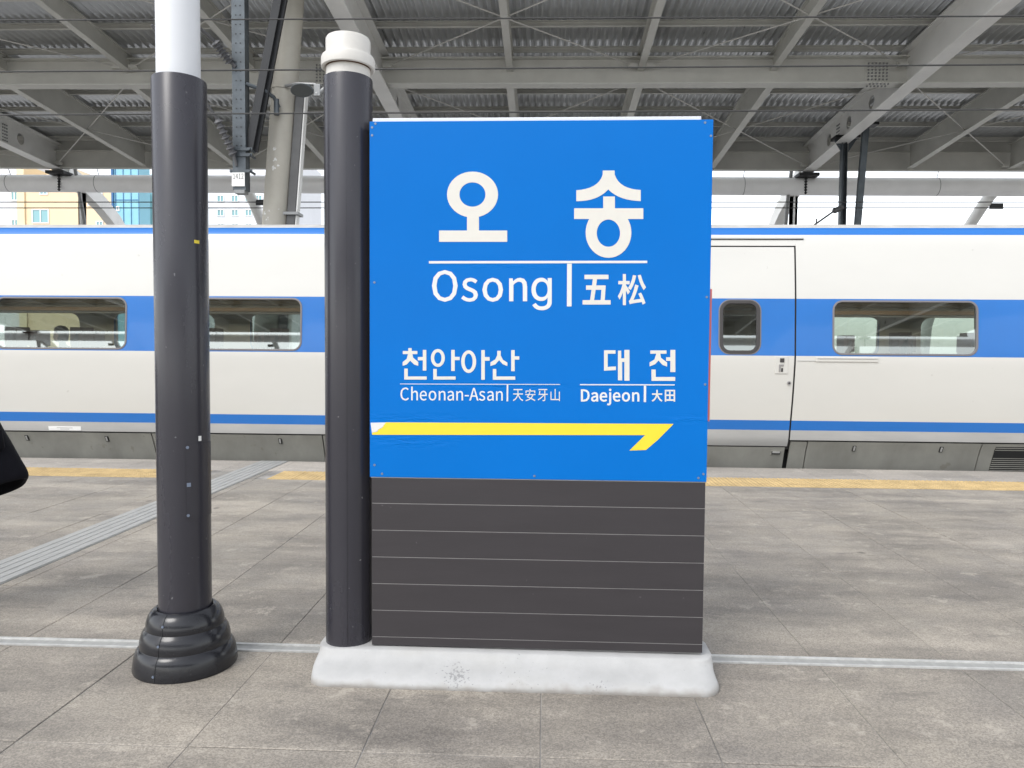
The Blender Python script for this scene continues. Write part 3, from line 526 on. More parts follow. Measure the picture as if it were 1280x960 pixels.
('hangul_letter',0,[[-4218,14693,-4226,14602,-4249,14516,-4287,14438,-4337,14373,-4397,14324,-4464,14293,-4535,14282,-4606,14292,-4674,14321,-4734,14369,-4785,14434,-4823,14511,-4847,14597,-4855,14688,-4848,14779,-4824,14866,-4787,14943,-4736,15008,-4676,15057,-4609,15088,-4538,15099,-4467,15089,-4400,15060,-4339,15011,-4288,14947,-4250,14870,-4226,14784],[-4369,14692,-4373,14633,-4385,14576,-4405,14525,-4431,14483,-4463,14451,-4498,14431,-4536,14424,-4573,14430,-4609,14450,-4641,14481,-4667,14523,-4687,14574,-4700,14630,-4704,14689,-4700,14749,-4688,14805,-4668,14856,-4642,14898,-4610,14930,-4575,14950,-4537,14957,-4500,14951,-4465,14931,-4433,14900,-4406,14858,-4386,14808,-4373,14751]]),
('hangul_letter+',0,[[-3926,15062,-3767,15063,-3766,14747,-3540,14748,-3540,14599,-3765,14597,-3763,14105,-3923,14104]]),
('hangul_letter+',0,[[-4745,14188,-4585,14190,-4584,13847,-3721,13855,-3720,13713,-4743,13704]]),
('hangul_letter',0,[[-2787,14538,-2795,14423,-2820,14314,-2860,14216,-2914,14133,-2979,14071,-3051,14032,-3127,14019,-3203,14031,-3276,14069,-3341,14130,-3396,14211,-3437,14309,-3463,14418,-3472,14532,-3464,14647,-3439,14757,-3399,14855,-3345,14937,-3280,14999,-3208,15038,-3132,15051,-3056,15039,-2983,15001,-2918,14940,-2863,14859,-2822,14761,-2796,14653],[-2946,14537,-2950,14455,-2963,14378,-2985,14308,-3013,14250,-3048,14206,-3087,14178,-3128,14169,-3169,14178,-3208,14204,-3243,14248,-3272,14306,-3294,14375,-3308,14452,-3313,14534,-3309,14615,-3296,14693,-3274,14762,-3246,14821,-3211,14864,-3172,14892,-3131,14901,-3090,14892,-3051,14866,-3016,14822,-2987,14765,-2965,14695,-2951,14618]]),
('hangul_letter+',0,[[-2556,15064,-2398,15065,-2396,14749,-2179,14751,-2178,14584,-2395,14583,-2390,13717,-2549,13715]]),
('hangul_letter',0,[[-1831,15036,-1673,15037,-1672,14829,-1571,14631,-1370,14508,-1369,14350,-1577,14431,-1745,14613,-1911,14420,-2135,14344,-2136,14510,-1920,14645,-1830,14836]]),
('hangul_letter+',0,[[-1199,15074,-1042,15075,-1039,14793,-832,14794,-831,14645,-1038,14643,-1034,14120,-1192,14119]]),
('hangul_letter+',0,[[-2026,14211,-1868,14213,-1865,13872,-1008,13879,-1006,13730,-2023,13720]]),
('hangul_letter',0,[[2985,15096,3502,15100,3504,14944,3151,14941,3159,14346,3529,14374,3531,14209,2997,14172]]),
('hangul_letter+',0,[[3609,15084,3757,15086,3762,14739,3901,14740,3896,15120,4125,15121,4145,13735,3915,13733,3904,14575,3805,14575,3817,13749,3628,13747]]),
('hangul_letter',0,[[5059,15103,5778,15109,5780,14961,5503,14959,5538,14778,5811,14566,5814,14385,5609,14458,5426,14654,5281,14488,5037,14387,5035,14568,5245,14693,5323,14957,5061,14955]]),
('hangul_letter+',0,[[5949,15135,6169,15136,6186,14141,5965,14139,5957,14641,5769,14640,5766,14804,5954,14806]]),
('hangul_letter+',0,[[5121,14248,5309,14249,5315,13911,6181,13919,6184,13746,5129,13736]]),
('rule_line',0,[[-4957,19069,4856,19108,4858,19001,-4957,18961]]),
('rule_line',0,[[1286,18968,1494,18972,1504,17057,1296,17056]]),
('rule_line',0,[[-6273,13505,1030,13548,1030,13519,-6273,13476]]),
('rule_line',0,[[-1391,13497,-1319,13497,-1321,12748,-1393,12747]]),
('rule_line',0,[[1925,13560,6170,13589,6170,13539,1925,13510]]),
('rule_line',0,[[4792,13519,4896,13520,4900,12776,4796,12775]]),
('arrow',0,[[-6918,11723,6143,11803,5869,11507,5446,11067,5092,10754,4933,10610,4189,10574,4880,11281,-7559,11145,-7566,11233,-7307,11292,-7270,11384,-7084,11478]]),
('torn_film',0,[[-7628,11696,-6925,11719,-7092,11486,-7277,11391,-7321,11302,-7570,11240]]),
]
LM = {'hangul_letter': 'letter', 'latin_letter': 'letter_w', 'hanja_letter': 'letter', 'rule_line': 'letter_w', 'arrow': 'yellow', 'torn_film': 'letter_w'}
def film(name, bold, loops):
    cu = bpy.data.curves.new(name, 'CURVE'); cu.dimensions = '2D'; cu.fill_mode = 'BOTH'; cu.extrude = .0004
    for L_ in loops:
        s = cu.splines.new('POLY'); n = len(L_)//2; s.points.add(n-1)
        for i in range(n): s.points[i].co = (L_[2*i]*1e-4, L_[2*i+1]*1e-4, 0, 1)
        s.use_cyclic_u = True
    cu.offset = bold*1e-4
    o = bpy.data.objects.new('tmp', cu); COL.objects.link(o)
    me = bpy.data.meshes.new_from_object(o.evaluated_get(bpy.context.evaluated_depsgraph_get()))
    bpy.data.objects.remove(o); bpy.data.curves.remove(cu)
    me.transform(Matrix.Translation((-.03, 0, 0)) @ Matrix.Rotation(R(90), 4, 'X'))
    return me
lvl = 0; last = None; parts = []
bpy.context.view_layer.update()
for name, bold, loops in ART:
    lvl = lvl+1 if name.endswith('+') else 0
    me = film(name, bold, loops); me.transform(Matrix.Translation((0, SY-.0006-.0002*lvl, 0)))
    nm = name.rstrip('+')
    if lvl == 0 or not parts: parts.append([nm, [me]])
    else: parts[-1][1].append(me)
for nm, mes in parts:
    bm = bmesh.new()
    for me in mes: bm.from_mesh(me)
    me = mes[0]; bm.to_mesh(me); bm.free(); me.name = nm; me.materials.clear(); me.materials.append(M[LM[nm]])
    link(nm, me, sign)

# ================================================================ TRAIN
YC = 11.42
ZP = [-.40, .20, .325, .47, .60, .95, 1.25, 1.472, 1.85, 2.228, 2.6, 2.94, 3.08, 3.14, 3.195, 3.24, 3.28, 3.30]
YP = [10.40, 10.18, 10.115, 10.085, 10.06, 9.998, 9.960, 9.941, 9.961, 9.981, 10.020, 10.065, 10.105, 10.145, 10.21, 10.31, 10.52, YC]
def yprof(z):
    if z >= ZP[-1]: return YP[-1]
    i = max(j for j in range(len(ZP)-1) if ZP[j] <= z) if z > ZP[0] else 0
    h = ZP[i+1]-ZP[i]; t = (z-ZP[i])/h
    def sl(j):
        if j <= 0: return (YP[1]-YP[0])/(ZP[1]-ZP[0])
        if j >= len(ZP)-1: return (YP[-1]-YP[-2])/(ZP[-1]-ZP[-2])
        return (YP[j+1]-YP[j-1])/(ZP[j+1]-ZP[j-1])
    a, b = sl(i)*h, sl(i+1)*h
    return (2*t**3-3*t*t+1)*YP[i]+(t**3-2*t*t+t)*a+(-2*t**3+3*t*t)*YP[i+1]+(t**3-t*t)*b
def side(z, far, off=0.0):
    y = yprof(z)-off
    return 2*YC-y if far else y
X0, X1 = -11.2, 9.6
DL, DR, DB, DT = 2.06, 3.325, .245, 2.935
BZ0, BZ1 = 1.472, 2.228
WZ0, WZ1 = 1.500, 2.198
WW = 1.85
wins = [-10.03, -7.60, -5.16, -2.72, -.28, 3.807, 6.30]
train = thing('train_car', 'cream and blue high speed train car standing at the far platform edge', 'train', (-.8, YC, -.5))
MATS = ['t_white', 't_blue', 't_grey', 't_roof', 't_dark']
def zlist(a, b, n): return [a+(b-a)*i/n for i in range(n+1)]
levels = [(zlist(.335, .47, 3), 2), (zlist(.47, .604, 2), 1), (zlist(.604, BZ0, 9), 0), (zlist(BZ1, DT, 8), 0), (zlist(DT, 3.085, 3), 0), (zlist(3.085, 3.195, 3), 1), ([3.195, 3.22, 3.24, 3.26, 3.28], 3)]
BRK = sorted([DL, DR]+[w_ for q in wins for w_ in (q-.06, q+WW+.06)])
def cuts(xs):
    out = []
    for (a, b) in xs:
        p = [a]+[q for q in BRK if a+1e-4 < q < b-1e-4]+[b]; out += list(zip(p[:-1], p[1:]))
    return out
def strips(mb, xs, zs, mi, far, off=0.0):
    for i in range(len(zs)-1):
        for (a, b) in cuts(xs):
            mb.add([(a, side(zs[i], far, off), zs[i]), (b, side(zs[i], far, off), zs[i]), (b, side(zs[i+1], far, off), zs[i+1]), (a, side(zs[i+1], far, off), zs[i+1])], [(0, 1, 2, 3)], mi)
def belt_y(z): return yprof(BZ0)+(yprof(BZ1)-yprof(BZ0))*(z-BZ0)/(BZ1-BZ0)
def fb(far, off=0.0):
    def f(x, z):
        y = belt_y(z)-off
        return (x, 2*YC-y if far else y, z)
    return f
body = MB()
for far in (False, True):
    full, cut = [(X0, X1)], ([(X0, X1)] if far else [(X0, DL), (DR, X1)])
    for zs, mi in levels: strips(body, full if zs[0] >= DT else cut, zs, mi, far)
    # belt with window openings
    xs = sorted(wins); cur = X0; f = fb(far); fl = lambda a, b: [body.add([f(p, BZ0), f(q, BZ0), f(q, BZ1), f(p, BZ1)], [(0, 1, 2, 3)], 1) for p, q in cuts([(a, b)])]
    for wx in xs:
        a, b = wx-.06, wx+WW+.06
        if not far and cur < DL < a: fl(cur, DL); cur = DR
        if a > cur: fl(cur, a)
        ring_panel(body, f, a, b, BZ0, BZ1, rrect(wx, wx+WW, WZ0, WZ1, .115), 1); cur = b
    fl(cur, X1)
roof = [3.28, 3.295, 3.30]
for i in range(12):
    a, b = i/12, (i+1)/12; ya, yb = side(3.28, False), side(3.28, True)
    za, zb_ = 3.28+.03*math.sin(math.pi*a), 3.28+.03*math.sin(math.pi*b)
    body.add([(X0, ya+(yb-ya)*a, za), (X1, ya+(yb-ya)*a, za), (X1, ya+(yb-ya)*b, zb_), (X0, ya+(yb-ya)*b, zb_)], [(0, 1, 2, 3)], 3)
for x in (X0, X1):
    zz = [.335, .6, 1.0, 1.472, 2.228, 2.6, 3.08, 3.24, 3.28]
    lp = [(x, side(z, False), z) for z in zz]+[(x, side(z, True), z) for z in reversed(zz)]
    body.add(lp, [tuple(range(len(lp)))], 4)
# dark recess behind the seams
body.box(X0+.1, X1-.1, 10.34, 2*YC-10.34, -.5, .32, 4)
body.build('body', MATS, train, 30)
g = MB(); strips(g, [(X0+.02, X1-.02)], [.318, .342], 0, False, -.022); g.build('sill_gap', 't_dark', train)
# dark jamb behind the door seam
g = MB(); jz = zlist(DB-.02, DT+.02, 22)
strips(g, [(DL-.03, DL+.03), (DR-.03, DR+.03)], jz, 0, False, -.03); strips(g, [(DL-.03, DR+.03)], [DT-.03, DT+.03], 0, False, -.03); strips(g, [(DL-.03, DR+.03)], [DB-.05, DB+.03], 0, False, -.03)
g.build('door_jamb', 'door_rubber', train)
# door
door = MB(); a, b = DL+.008, DR-.022
for zs, mi in ((zlist(DB, .47, 4), 2), (zlist(.47, .604, 2), 1), (zlist(.604, BZ0, 9), 0), (zlist(BZ1, DT-.018, 8), 0)): strips(door, [(a, b)], zs, mi, False)
DW0, DW1, DWZ0, DWZ1 = 2.345, 2.83, 1.515, 2.183
f = fb(False)
door.add([f(a, BZ0), f(DW0-.05, BZ0), f(DW0-.05, BZ1), f(a, BZ1)], [(0, 1, 2, 3)], 1)
ring_panel(door, f, DW0-.05, DW1+.05, BZ0, BZ1, rrect(DW0, DW1, DWZ0, DWZ1, .12), 1)
door.add([f(DW1+.05, BZ0), f(b, BZ0), f(b, BZ1), f(DW1+.05, BZ1)], [(0, 1, 2, 3)], 1)
door = door.build('door', MATS, train, 30)
def frame(name, x0, x1, z0, z1, r, wd, parent, mt, far=False, proud=.008, deep=.05):
    g = MB(); L_ = []
    for (d, off) in ((wd*.5, -.002), (wd*.5, proud*.6), (wd*.2, proud), (-wd*.4, proud*.8), (-wd*.5, 0), (-wd*.5, -deep)):
        L_.append([fb(far, off)(*q) for q in rrect(x0-d, x1+d, z0-d, z1+d, r+d)])
    g.loft(L_); return g.build(name, mt, parent, 40)
def pane(x0, x1, z0, z1, r, parent, mt='glass', far=False):
    g = MB(); lp = rrect(x0+.002, x1-.002, z0+.002, z1-.002, r)
    g.add([fb(far, -.012)(*q) for q in lp], [tuple(range(len(lp)))]); return g.build('pane', mt, parent)
for far in (False, True):
    for wx in wins:
        w_ = frame('window', wx, wx+WW, WZ0, WZ1, .115, .026, train, 'rubber', far)
        pane(wx, wx+WW, WZ0, WZ1, .115, w_, 'glass_far' if far else 'glass', far)
w_ = frame('window', DW0, DW1, DWZ0, DWZ1, .12, .05, door, 'door_rubber', deep=.04); pane(DW0, DW1, DWZ0, DWZ1, .12, w_)
frame('window_rim', DW0-.028, DW1+.028, DWZ0-.022, DWZ1+.022, .14, .02, door, 'rubber', deep=.0, proud=.006)
def sidebox(name, x0, x1, z0, z1, t_, parent, mt, bev=.004):
    g = MB(); g.add([(x0, yprof(z0)-t_, z0), (x1, yprof(z0)-t_, z0), (x1, yprof(z1)-t_, z1), (x0, yprof(z1)-t_, z1), (x0, yprof(z0)+.01, z0), (x1, yprof(z0)+.01, z0), (x1, yprof(z1)+.01, z1), (x0, yprof(z1)+.01, z1)],
        [(0, 1, 2, 3), (4, 7, 6, 5), (0, 4, 5, 1), (1, 5, 6, 2), (2, 6, 7, 3), (3, 7, 4, 0)]); return g.build(name, mt, parent, bevel=bev)
h = sidebox('handle_plate', 3.055, 3.225, 1.235, 1.462, .010, door, 't_white')
sidebox('button', 3.115, 3.170, 1.385, 1.44, .018, h, 'door_rubber'); sidebox('grip', 3.105, 3.125, 1.26, 1.36, .02, h, 'alu'); sidebox('grip', 3.125, 3.165, 1.335, 1.36, .02, h, 'alu'); sidebox('grip', 3.135, 3.16, 1.26, 1.31, .016, h, 'door_rubber')
g = MB(); yy = yprof(1.11); g.tube([(3.252, yy+.01, 1.11), (3.252, yy-.01, 1.11)], .028, 16); lk = g.build('lock', 'alu', door)
g = MB(); g.tube([(3.252, yy-.008, 1.11), (3.252, yy-.014, 1.11)], .015, 12); g.build('lock_core', 'door_rubber', lk)
sidebox('rain_gutter', 1.9, 3.43, 3.028, 3.043, .022, train, 't_grey', 0); sidebox('rain_gutter', 1.9, 3.43, 3.019, 3.028, .012, train, 't_dark', 0)
sidebox('destination_rail', 3.58, 4.385, 1.399, 1.457, .014, train, 't_white'); sidebox('destination_rail', 3.60, 4.37, 1.438, 1.446, .022, train, 't_grey', .001); sidebox('destination_rail', 3.345, 3.60, 1.405, 1.412, .006, train, 't_grey', .001)
pl = sidebox('data_plate', -6.97, -6.50, .345, .402, .006, train, 'sticker_w', .002)
for (a, b, z) in ((-6.85, -6.62, .383), (-6.80, -6.67, .364)):
    sidebox('print_line', a, b, z-.004, z+.004, .0068, pl, 't_grey', 0)
# skirt
def skirt(name, x0, x1, z1=.315, z0=-.38, off=0.0, parent=None, mt='t_skirt'):
    g = MB(); zz = zlist(z0, z1, 8); strips(g, [(x0, x1)], zz, 0, False, off)
    for x in (x0, x1):
        for i in range(8): g.add([(x, side(zz[i], False, off), zz[i]), (x, side(zz[i], False, off)+.03, zz[i]), (x, side(zz[i+1], False, off)+.03, zz[i+1]), (x, side(zz[i+1], False, off), zz[i+1])], [(0, 1, 2, 3)])
    g.add([(x0, side(z1, False, off), z1), (x1, side(z1, False, off), z1), (x1, side(z1, False, off)+.03, z1), (x0, side(z1, False, off)+.03, z1)], [(0, 1, 2, 3)])
    return g.build(name, mt, parent or train, 40)
edges = [-11.1, -8.3, -5.505, -3.075, -.6, 2.0]
sk = [skirt('skirt_panel', edges[i]+.008, edges[i+1]-.008) for i in range(len(edges)-1)]
sk.append(skirt('skirt_panel', 3.575, 5.86)); ds = skirt('skirt_panel', 2.02, 3.28, .228); skirt('skirt_post', 3.345, 3.56, .312, off=.006); vp = skirt('skirt_panel', 5.875, 9.5)
for (x, par) in ((-7.33, sk[1]), (-6.165, sk[1]), (-3.68, sk[2]), (-1.8, sk[3]), (4.20, sk[5]), (5.35, sk[5])):
    z0, z1 = .185, .265
    hg = sidebox('hinge', x-.022, x+.022, z0, z1, .012, par, 't_dark', .002); sidebox('hinge_pin', x-.012, x+.012, z0+.008, z1-.008, .018, hg, 't_grey', .002)
for x in (3.17, 2.12):
    hg = sidebox('latch', x-.075, x+.075, .115, .185, .008, ds, 't_skirt'); sidebox('latch_slot', x-.058, x+.058, .125, .168, .0095, hg, 't_dark', 0); sidebox('latch_grip', x-.05, x+.05, .143, .168, .018, hg, 't_grey', .003)
sidebox('vent_recess', 6.055, 7.6, -.2, .275, .002, vp, 't_dark', 0)
for i in range(12): sidebox('vent_slat', 6.055, 7.6, .262-i*.029-.012, .262-i*.029, .012, vp, 't_skirt', .002)
# interior
g = MB(); g.box(X0+.05, X1-.05, 10.16, 2*YC-10.16, .50, .56); g.build('cabin_floor', 't_floor', train)
g = MB(); g.box(X0+.05, X1-.05, 10.20, 2*YC-10.20, 2.50, 2.55); g.build('cabin_ceiling', 't_inner', train)
lin_ = MB(); cur = X0+.05
for wx in sorted(wins):
    f = lambda x, z: (x, 2*YC-10.09, z)
    if wx-.2 > cur: lin_.add([f(cur, .66), f(wx-.2, .66), f(wx-.2, 2.5), f(cur, 2.5)], [(0, 1, 2, 3)])
    a = max(cur, wx-.2); ring_panel(lin_, f, a, wx+WW+.2, .66, 2.5, rrect(wx+.02, wx+WW-.02, 1.45, 2.12, .16)); cur = wx+WW+.2
lin_.add([f(cur, .66), f(X1-.05, .66), f(X1-.05, 2.5), f(cur, 2.5)], [(0, 1, 2, 3)])
lin_.build('cabin_lining', 't_inner', train)
for y in (10.26, 2*YC-10.26-.36):
    g = MB(); g.box(X0+.06, X1-.06, y, y+.36, 2.14, 2.17); g.box(X0+.06, X1-.06, y, y+.02, 2.17, 2.20); g.build('luggage_rack', 'wood', train)
for x in (-8, -5, -2, 1, 5, 8):
    g = MB(); g.box(x-1.2, x+1.2, 11.3, 11.54, 2.47, 2.495); g.build('ceiling_lamp', 'cabin_light', train)
for x in (2.0, 3.5):
    g = MB(); g.box(x-.03, x+.03, 10.2, 2*YC-10.2, .66, 2.5); g.build('cabin_partition', 't_inner', train)
# seats: thing > part > sub-part, mesh data shared
def seatmesh(kind):
    g = MB()
    if kind == 'seat':
        g.box(-.24, .24, -.24, .24, .30, .42); g.box(-.05, .05, -.2, .2, 0, .3)
    elif kind == 'seat_back':
        L_ = []
        for (z, x, hw, t_) in ((.38, .20, .22, .07), (.6, .24, .235, .07), (.85, .29, .235, .06), (1.04, .33, .20, .065), (1.17, .355, .16, .06), (1.24, .37, .08, .03)):
            L_.append([(x+t_*math.cos(R(30*k)), hw*(1 if abs(math.sin(R(30*k))) > .9 else .92)*(math.copysign(abs(math.sin(R(30*k)))**.5, math.sin(R(30*k)))), z) for k in range(12)])
        g.loft(L_, cap0=True, cap1=True)
    else:
        g.box(.25, .42, -.15, .15, .98, 1.245)
    return g
sm = seatmesh('seat').mesh('seat', 'seat'); sb = seatmesh('seat_back').mesh('seat_back', 'seat', 50); sc_ = seatmesh('cover').mesh('head_cover', 'curtain')
for i in range(20):
    x = -9.96+.97*i
    if 1.6 < x < 3.7: continue
    for y in (10.50, 12.36):
        st = link('seat', sm, train, loc=(x, y, .56)); bk = link('seat_back', sb, st); hc = link('head_cover', sc_, bk)
adopt(train)
for o in (pole, p2, sign): adopt(o)
# ================================================================ CANOPY
PITCH = 2.93
def sl_(y): return -.056*(y-17)
can = thing('station_canopy', 'grey steel station canopy with corrugated roof over the tracks beyond the train', 'canopy', (0, 17, -1.2))
YN, YF = 12.4, 23.25
def taper_i(mb, x, y0, y1, b0, b1, t0, t1, w_, web=.016):
    p0, p1, q0, q1 = Vector((x, y0, b0)), Vector((x, y1, b1)), Vector((x, y0, t0)), Vector((x, y1, t1))
    dz = Vector((0, 0, .012)); mb.bar(p0+dz, p1+dz, w_, .024); mb.bar(q0-dz, q1-dz, w_, .024)
    for s in (-web/2, web/2): mb.add([(x+s, y0, b0+.02), (x+s, y1, b1+.02), (x+s, y1, t1-.02), (x+s, y0, t0-.02)], [(0, 1, 2, 3)])
# corrugated deck
g = MB(); x = -34.0; pr = []
while x < 33:
    pr += [(x+.17*q/8, .040*(1-math.cos(2*math.pi*q/8))**.9) for q in range(8)]; x += .17
for (a, b, lift) in ((YN-.2, 17.6, .006), (17.5, YF+.1, 0)):
    vs = []; fs = []
    for (px, pz) in pr: vs += [(px, a, 8.325+sl_(a)+pz+lift), (px, b, 8.325+sl_(b)+pz+lift)]
    for i in range(len(pr)-1): fs.append((2*i, 2*i+2, 2*i+3, 2*i+1))
    g.add(vs, fs)
g.build('roof_deck', 'deck', can, 60)
pu = MB(); pu.box(-34, 33, -.035, .035, 0, .012); pu.box(-34, 33, -.035, .035, .108, .12); pu.box(-34, 33, .025, .035, .012, .108)
pum = pu.mesh('purlin', 'paint')
for y in (22.7, 21.5, 20.35, 19.2, 18.05, 16.9, 15.75, 14.6, 13.45, 12.5):
    link('purlin', pum, can, loc=(0, y, 8.2+sl_(y)))
g = MB(); g.ibeam((-34, 17, 7.80), (33, 17, 7.80), .30, .60, .02, .03); gir = g.build('girder', 'paint', can)
g = MB(); g.box(-34, 33, 22.93, 23.11, 7.09, 7.11); g.box(-34, 33, 22.93, 23.11, 7.62, 7.64); g.box(-34, 33, 23.03, 23.05, 7.11, 7.62); g.build('edge_beam', 'paint', can)
g = MB(); g.box(-34, 33, 23.12, 23.15, 7.60, 8.0); g.build('eave_closure', 'paint', can)
pp = MB(); pp.tube([(-35, 23.5, 6.72), (34, 23.5, 6.72)], .275, 28); pipe = pp.build('gutter_pipe', 'pipe', can, 40)
for k in range(-13, 9):
    x = 7.9+PITCH*k+1.1
    g = MB(); g.tube([(x, 23.5, 6.72+math.sqrt(.279**2-0)), (x, 23.32, 7.35), (x, 23.06, 7.45)], .012, 6); g.build('hanger', 'hsteel', can)
    g = MB(); L_ = [[(x-.02+dx, 23.5+rr_*math.cos(R(15*q)), 6.72+rr_*math.sin(R(15*q))) for q in range(24)] for dx, rr_ in ((0, .275), (0, .280), (.016, .280), (.016, .275))]; g.loft(L_); g.build('pipe_joint', 'downpipe', pipe, 40)
MAINS = (-27.26, -15.54, -3.82, 7.9, 19.62, 31.34)
for k in range(-14, 8):
    x = 7.9+PITCH*k
    if min(abs(x-m) for m in MAINS) < .5: continue
    g = MB(); taper_i(g, x, YN, 16.98, 7.81+sl_(YN), 7.81, 8.195+sl_(YN), 8.195, .15); g.build('rafter', 'paint', can)
    g = MB(); taper_i(g, x, 17.02, 22.92, 7.53, 7.13, 8.195, 8.195+sl_(22.9), .17); g.build('rafter', 'paint', can)
for x in MAINS:
    g = MB(); y0, y1 = YN, 23.35
    zb_ = lambda y: 7.43-.058*(y-17)
    zt_ = lambda y: 8.19+sl_(y)
    g.bar((x, y0, zb_(y0)), (x, y1, zb_(y1)), .34, .028); g.bar((x, y0, zt_(y0)), (x, y1, zt_(y1)), .34, .028)
    for s in (-.012, .012):
        F_ = lambda y, v, s=s: (x+s, y, zb_(y)+.012+(zt_(y)-zb_(y)-.024)*v)
        cur = y0
        for hy in (17.5, 18.75, 20.1, 21.45):
            g.add([F_(cur, 0), F_(hy-.35, 0), F_(hy-.35, 1), F_(cur, 1)], [(0, 1, 2, 3)])
            ring_panel(g, F_, hy-.35, hy+.35, 0, 1, rrect(hy-.14, hy+.14, .30, .68, .139, 6) if False else [(hy+.15*math.cos(R(a)), .5+.22*math.sin(R(a))) for a0 in (0, 90, 180, 270) for a in [a0+90*q/6 for q in range(7)]])
            cur = hy+.35
        g.add([F_(cur, 0), F_(y1, 0), F_(y1, 1), F_(cur, 1)], [(0, 1, 2, 3)])
    mr = g.build('main_rafter', 'paint_light', can)
    g = MB(); g.box(x-.03, x+.03, 20.75, 21.1, 7.3, 7.85)
    g = MB()
    for i in range(3):
        for j in range(6):
            for s in (-1, 1): g.box(x+s*.013, x+s*.03, 20.7+.08*i, 20.735+.08*i, zb_(20.8)+.1+.09*j, zb_(20.8)+.135+.09*j)
    tag(g.build('bolts', 'downpipe', mr), kind='stuff')
    g = MB(); g.box(x-.30, x+.30, 22.95, 23.45, 6.93, 7.02); g.build('bearing_plate', 'black', can)
    g = MB(); insulator(g, (x-.02, 23.2, 6.93), (x-.02, 23.2, 6.42), .05, 6); g.build('hanging_insulator', 'black', can)
    # arched rib, post and downpipe outside the eave
    pts = [(23.45, 7.1), (24.4, 6.82), (25.4, 6.42), (26.2, 5.98), (27.0, 5.25), (27.7, 4.2), (28.2, 2.6), (28.4, .6), (28.45, -1.2)]
    g = MB(); L_ = []
    for i, (y, z) in enumerate(pts):
        a, b = pts[max(i-1, 0)], pts[min(i+1, len(pts)-1)]; d = Vector((0, b[0]-a[0], b[1]-a[1])).normalized(); n = Vector((0, -d.z, d.y))*.24; c = Vector((x, y, z)); e = Vector((.16, 0, 0))
        L_.append([c-n-e, c-n+e, c+n+e, c+n-e])
    g.loft(L_, cap0=True, cap1=True); g.build('arch_rib', 'paint_light', can)
    g = MB(); g.ibeam((x, 24.35, -1.2), (x, 24.35, 6.75), .26, .26, .02, .03); g.bar((x, 24.35, -1.2), (x, 24.35, 6.75), .26, .03, (1, 0, 0)); g.build('eave_post', 'paint_light', can)
    s = 1 if x < 0 else -1
    g = MB(); g.tube([(x+s*.42, 23.35, 7.15), (x+s*.45, 23.5, 6.4), (x+s*.38, 23.85, 5.6), (x+s*.34, 23.95, 4.8), (x+s*.34, 23.95, -1.2)], .055, 10); g.build('downpipe', 'downpipe', can, 40)
for m in MAINS[:-1]:
    x = m+5.86
    g = MB(); g.tube([(x, 23.55, 6.72), (x, 24.2, 6.35), (x, 25.0, 5.75), (x, 26.4, 4.4), (x, 27.4, 2.6), (x, 27.9, -1.2)], .17, 16); st = g.build('strut', 'paint_light', can, 40)
    g = MB(); g.box(x+.14, x+.55, 24.1, 24.14, 6.18, 6.36); g.build('bracket', 'black', st)
# bracing rods
def rod(a, b, r=.014):
    g = MB(); g.tube([a, b], r, 6); g.build('brace_rod', 'rod', can)
    for (p, q) in ((a, b), (b, a)):
        d = (Vector(q)-Vector(p)).normalized()*.22; g = MB(); g.box(p[0]-.10, p[0]+.10, p[1]-.06, p[1]+.06, p[2]-.05, p[2]+.03)
        g.build('gusset', 'paint', can)
for i, m in enumerate(MAINS[:-1]):
    for h_ in (0, 1):
        a, b = m+.2+5.86*h_, m+5.66+5.86*h_
        rod((a, 16.8, 7.88), (b, 12.5, 8.08)); rod((b, 16.8, 7.88), (a, 12.5, 8.08))
        rod((a, 17.2, 7.62), (b, 22.85, 7.22)); rod((b, 17.2, 7.62), (a, 22.85, 7.22))
# girder splices with bolts
for x in (-16.6, -5.1, 7.25, 18.2):
    g = MB(); g.box(x-.28, x+.28, 16.978, 16.99, 7.57, 8.03); spl = g.build('splice_plate', 'paint', gir)
    g = MB()
    for i in range(6):
        for j in range(6): g.box(x-.22+.08*i, x-.19+.08*i, 16.95, 16.978, 7.6+.07*j, 7.63+.07*j)
    for i in range(6):
        for j in range(2): g.box(x-.22+.08*i, x-.19+.08*i, 16.87+.14*j, 16.90+.14*j, 7.472, 7.50)
    tag(g.build('bolts', 'downpipe', spl if False else gir), kind='stuff')
adopt(can); can.rotation_euler = (0, .006, 0)
# its twin on the other side of the platform, seen only mirrored in the train windows
tw = can.copy(); COL.objects.link(tw); tw.location = (-5.5, -25.0, -1.2); tw.rotation_euler = (0, 0, math.pi)
tw['label'] = 'twin grey canopy behind the viewpoint, mirrored faintly in the train windows'
for ch in list(can.children):
    c = ch.copy(); COL.objects.link(c); c.parent = tw
    for gch in ch.children:
        d = gch.copy(); COL.objects.link(d); d.parent = c

# ================================================================ COLUMN, FLOODLIGHTS
colm = thing('station_column', 'round beige leaning column with peeling paint rising behind the train', 'column', (-5.40, 13.6, -1.2))
cl = lambda z, dx=0: (-5.32+.081*(z+.2)+dx, 13.6, z)
g = MB(); g.tube([cl(-1.2), cl(2), cl(6.27)], [.245, .24, .232], 36); g.build('shaft', 'column', colm, 40)
g = MB(); g.tube([cl(6.29), cl(8.4)], [.225, .222], 36); g.build('upper_shaft', 'column', colm, 40)
g = MB(); g.tube([cl(6.24), cl(6.32)], .245, 36); g.build('collar', 'column', colm, 40)
g = MB(); g.bar(cl(-1.2, .315), cl(6.22, .315), .16, .20, (0, 1, 0)); g.build('downpipe', 'dark_box', colm, bevel=.01)
g = MB(); g.bar(cl(-1.2, .408), cl(6.2, .408), .022, .16, (0, 1, 0)); g.build('pipe_strip', 'paint_light', colm)
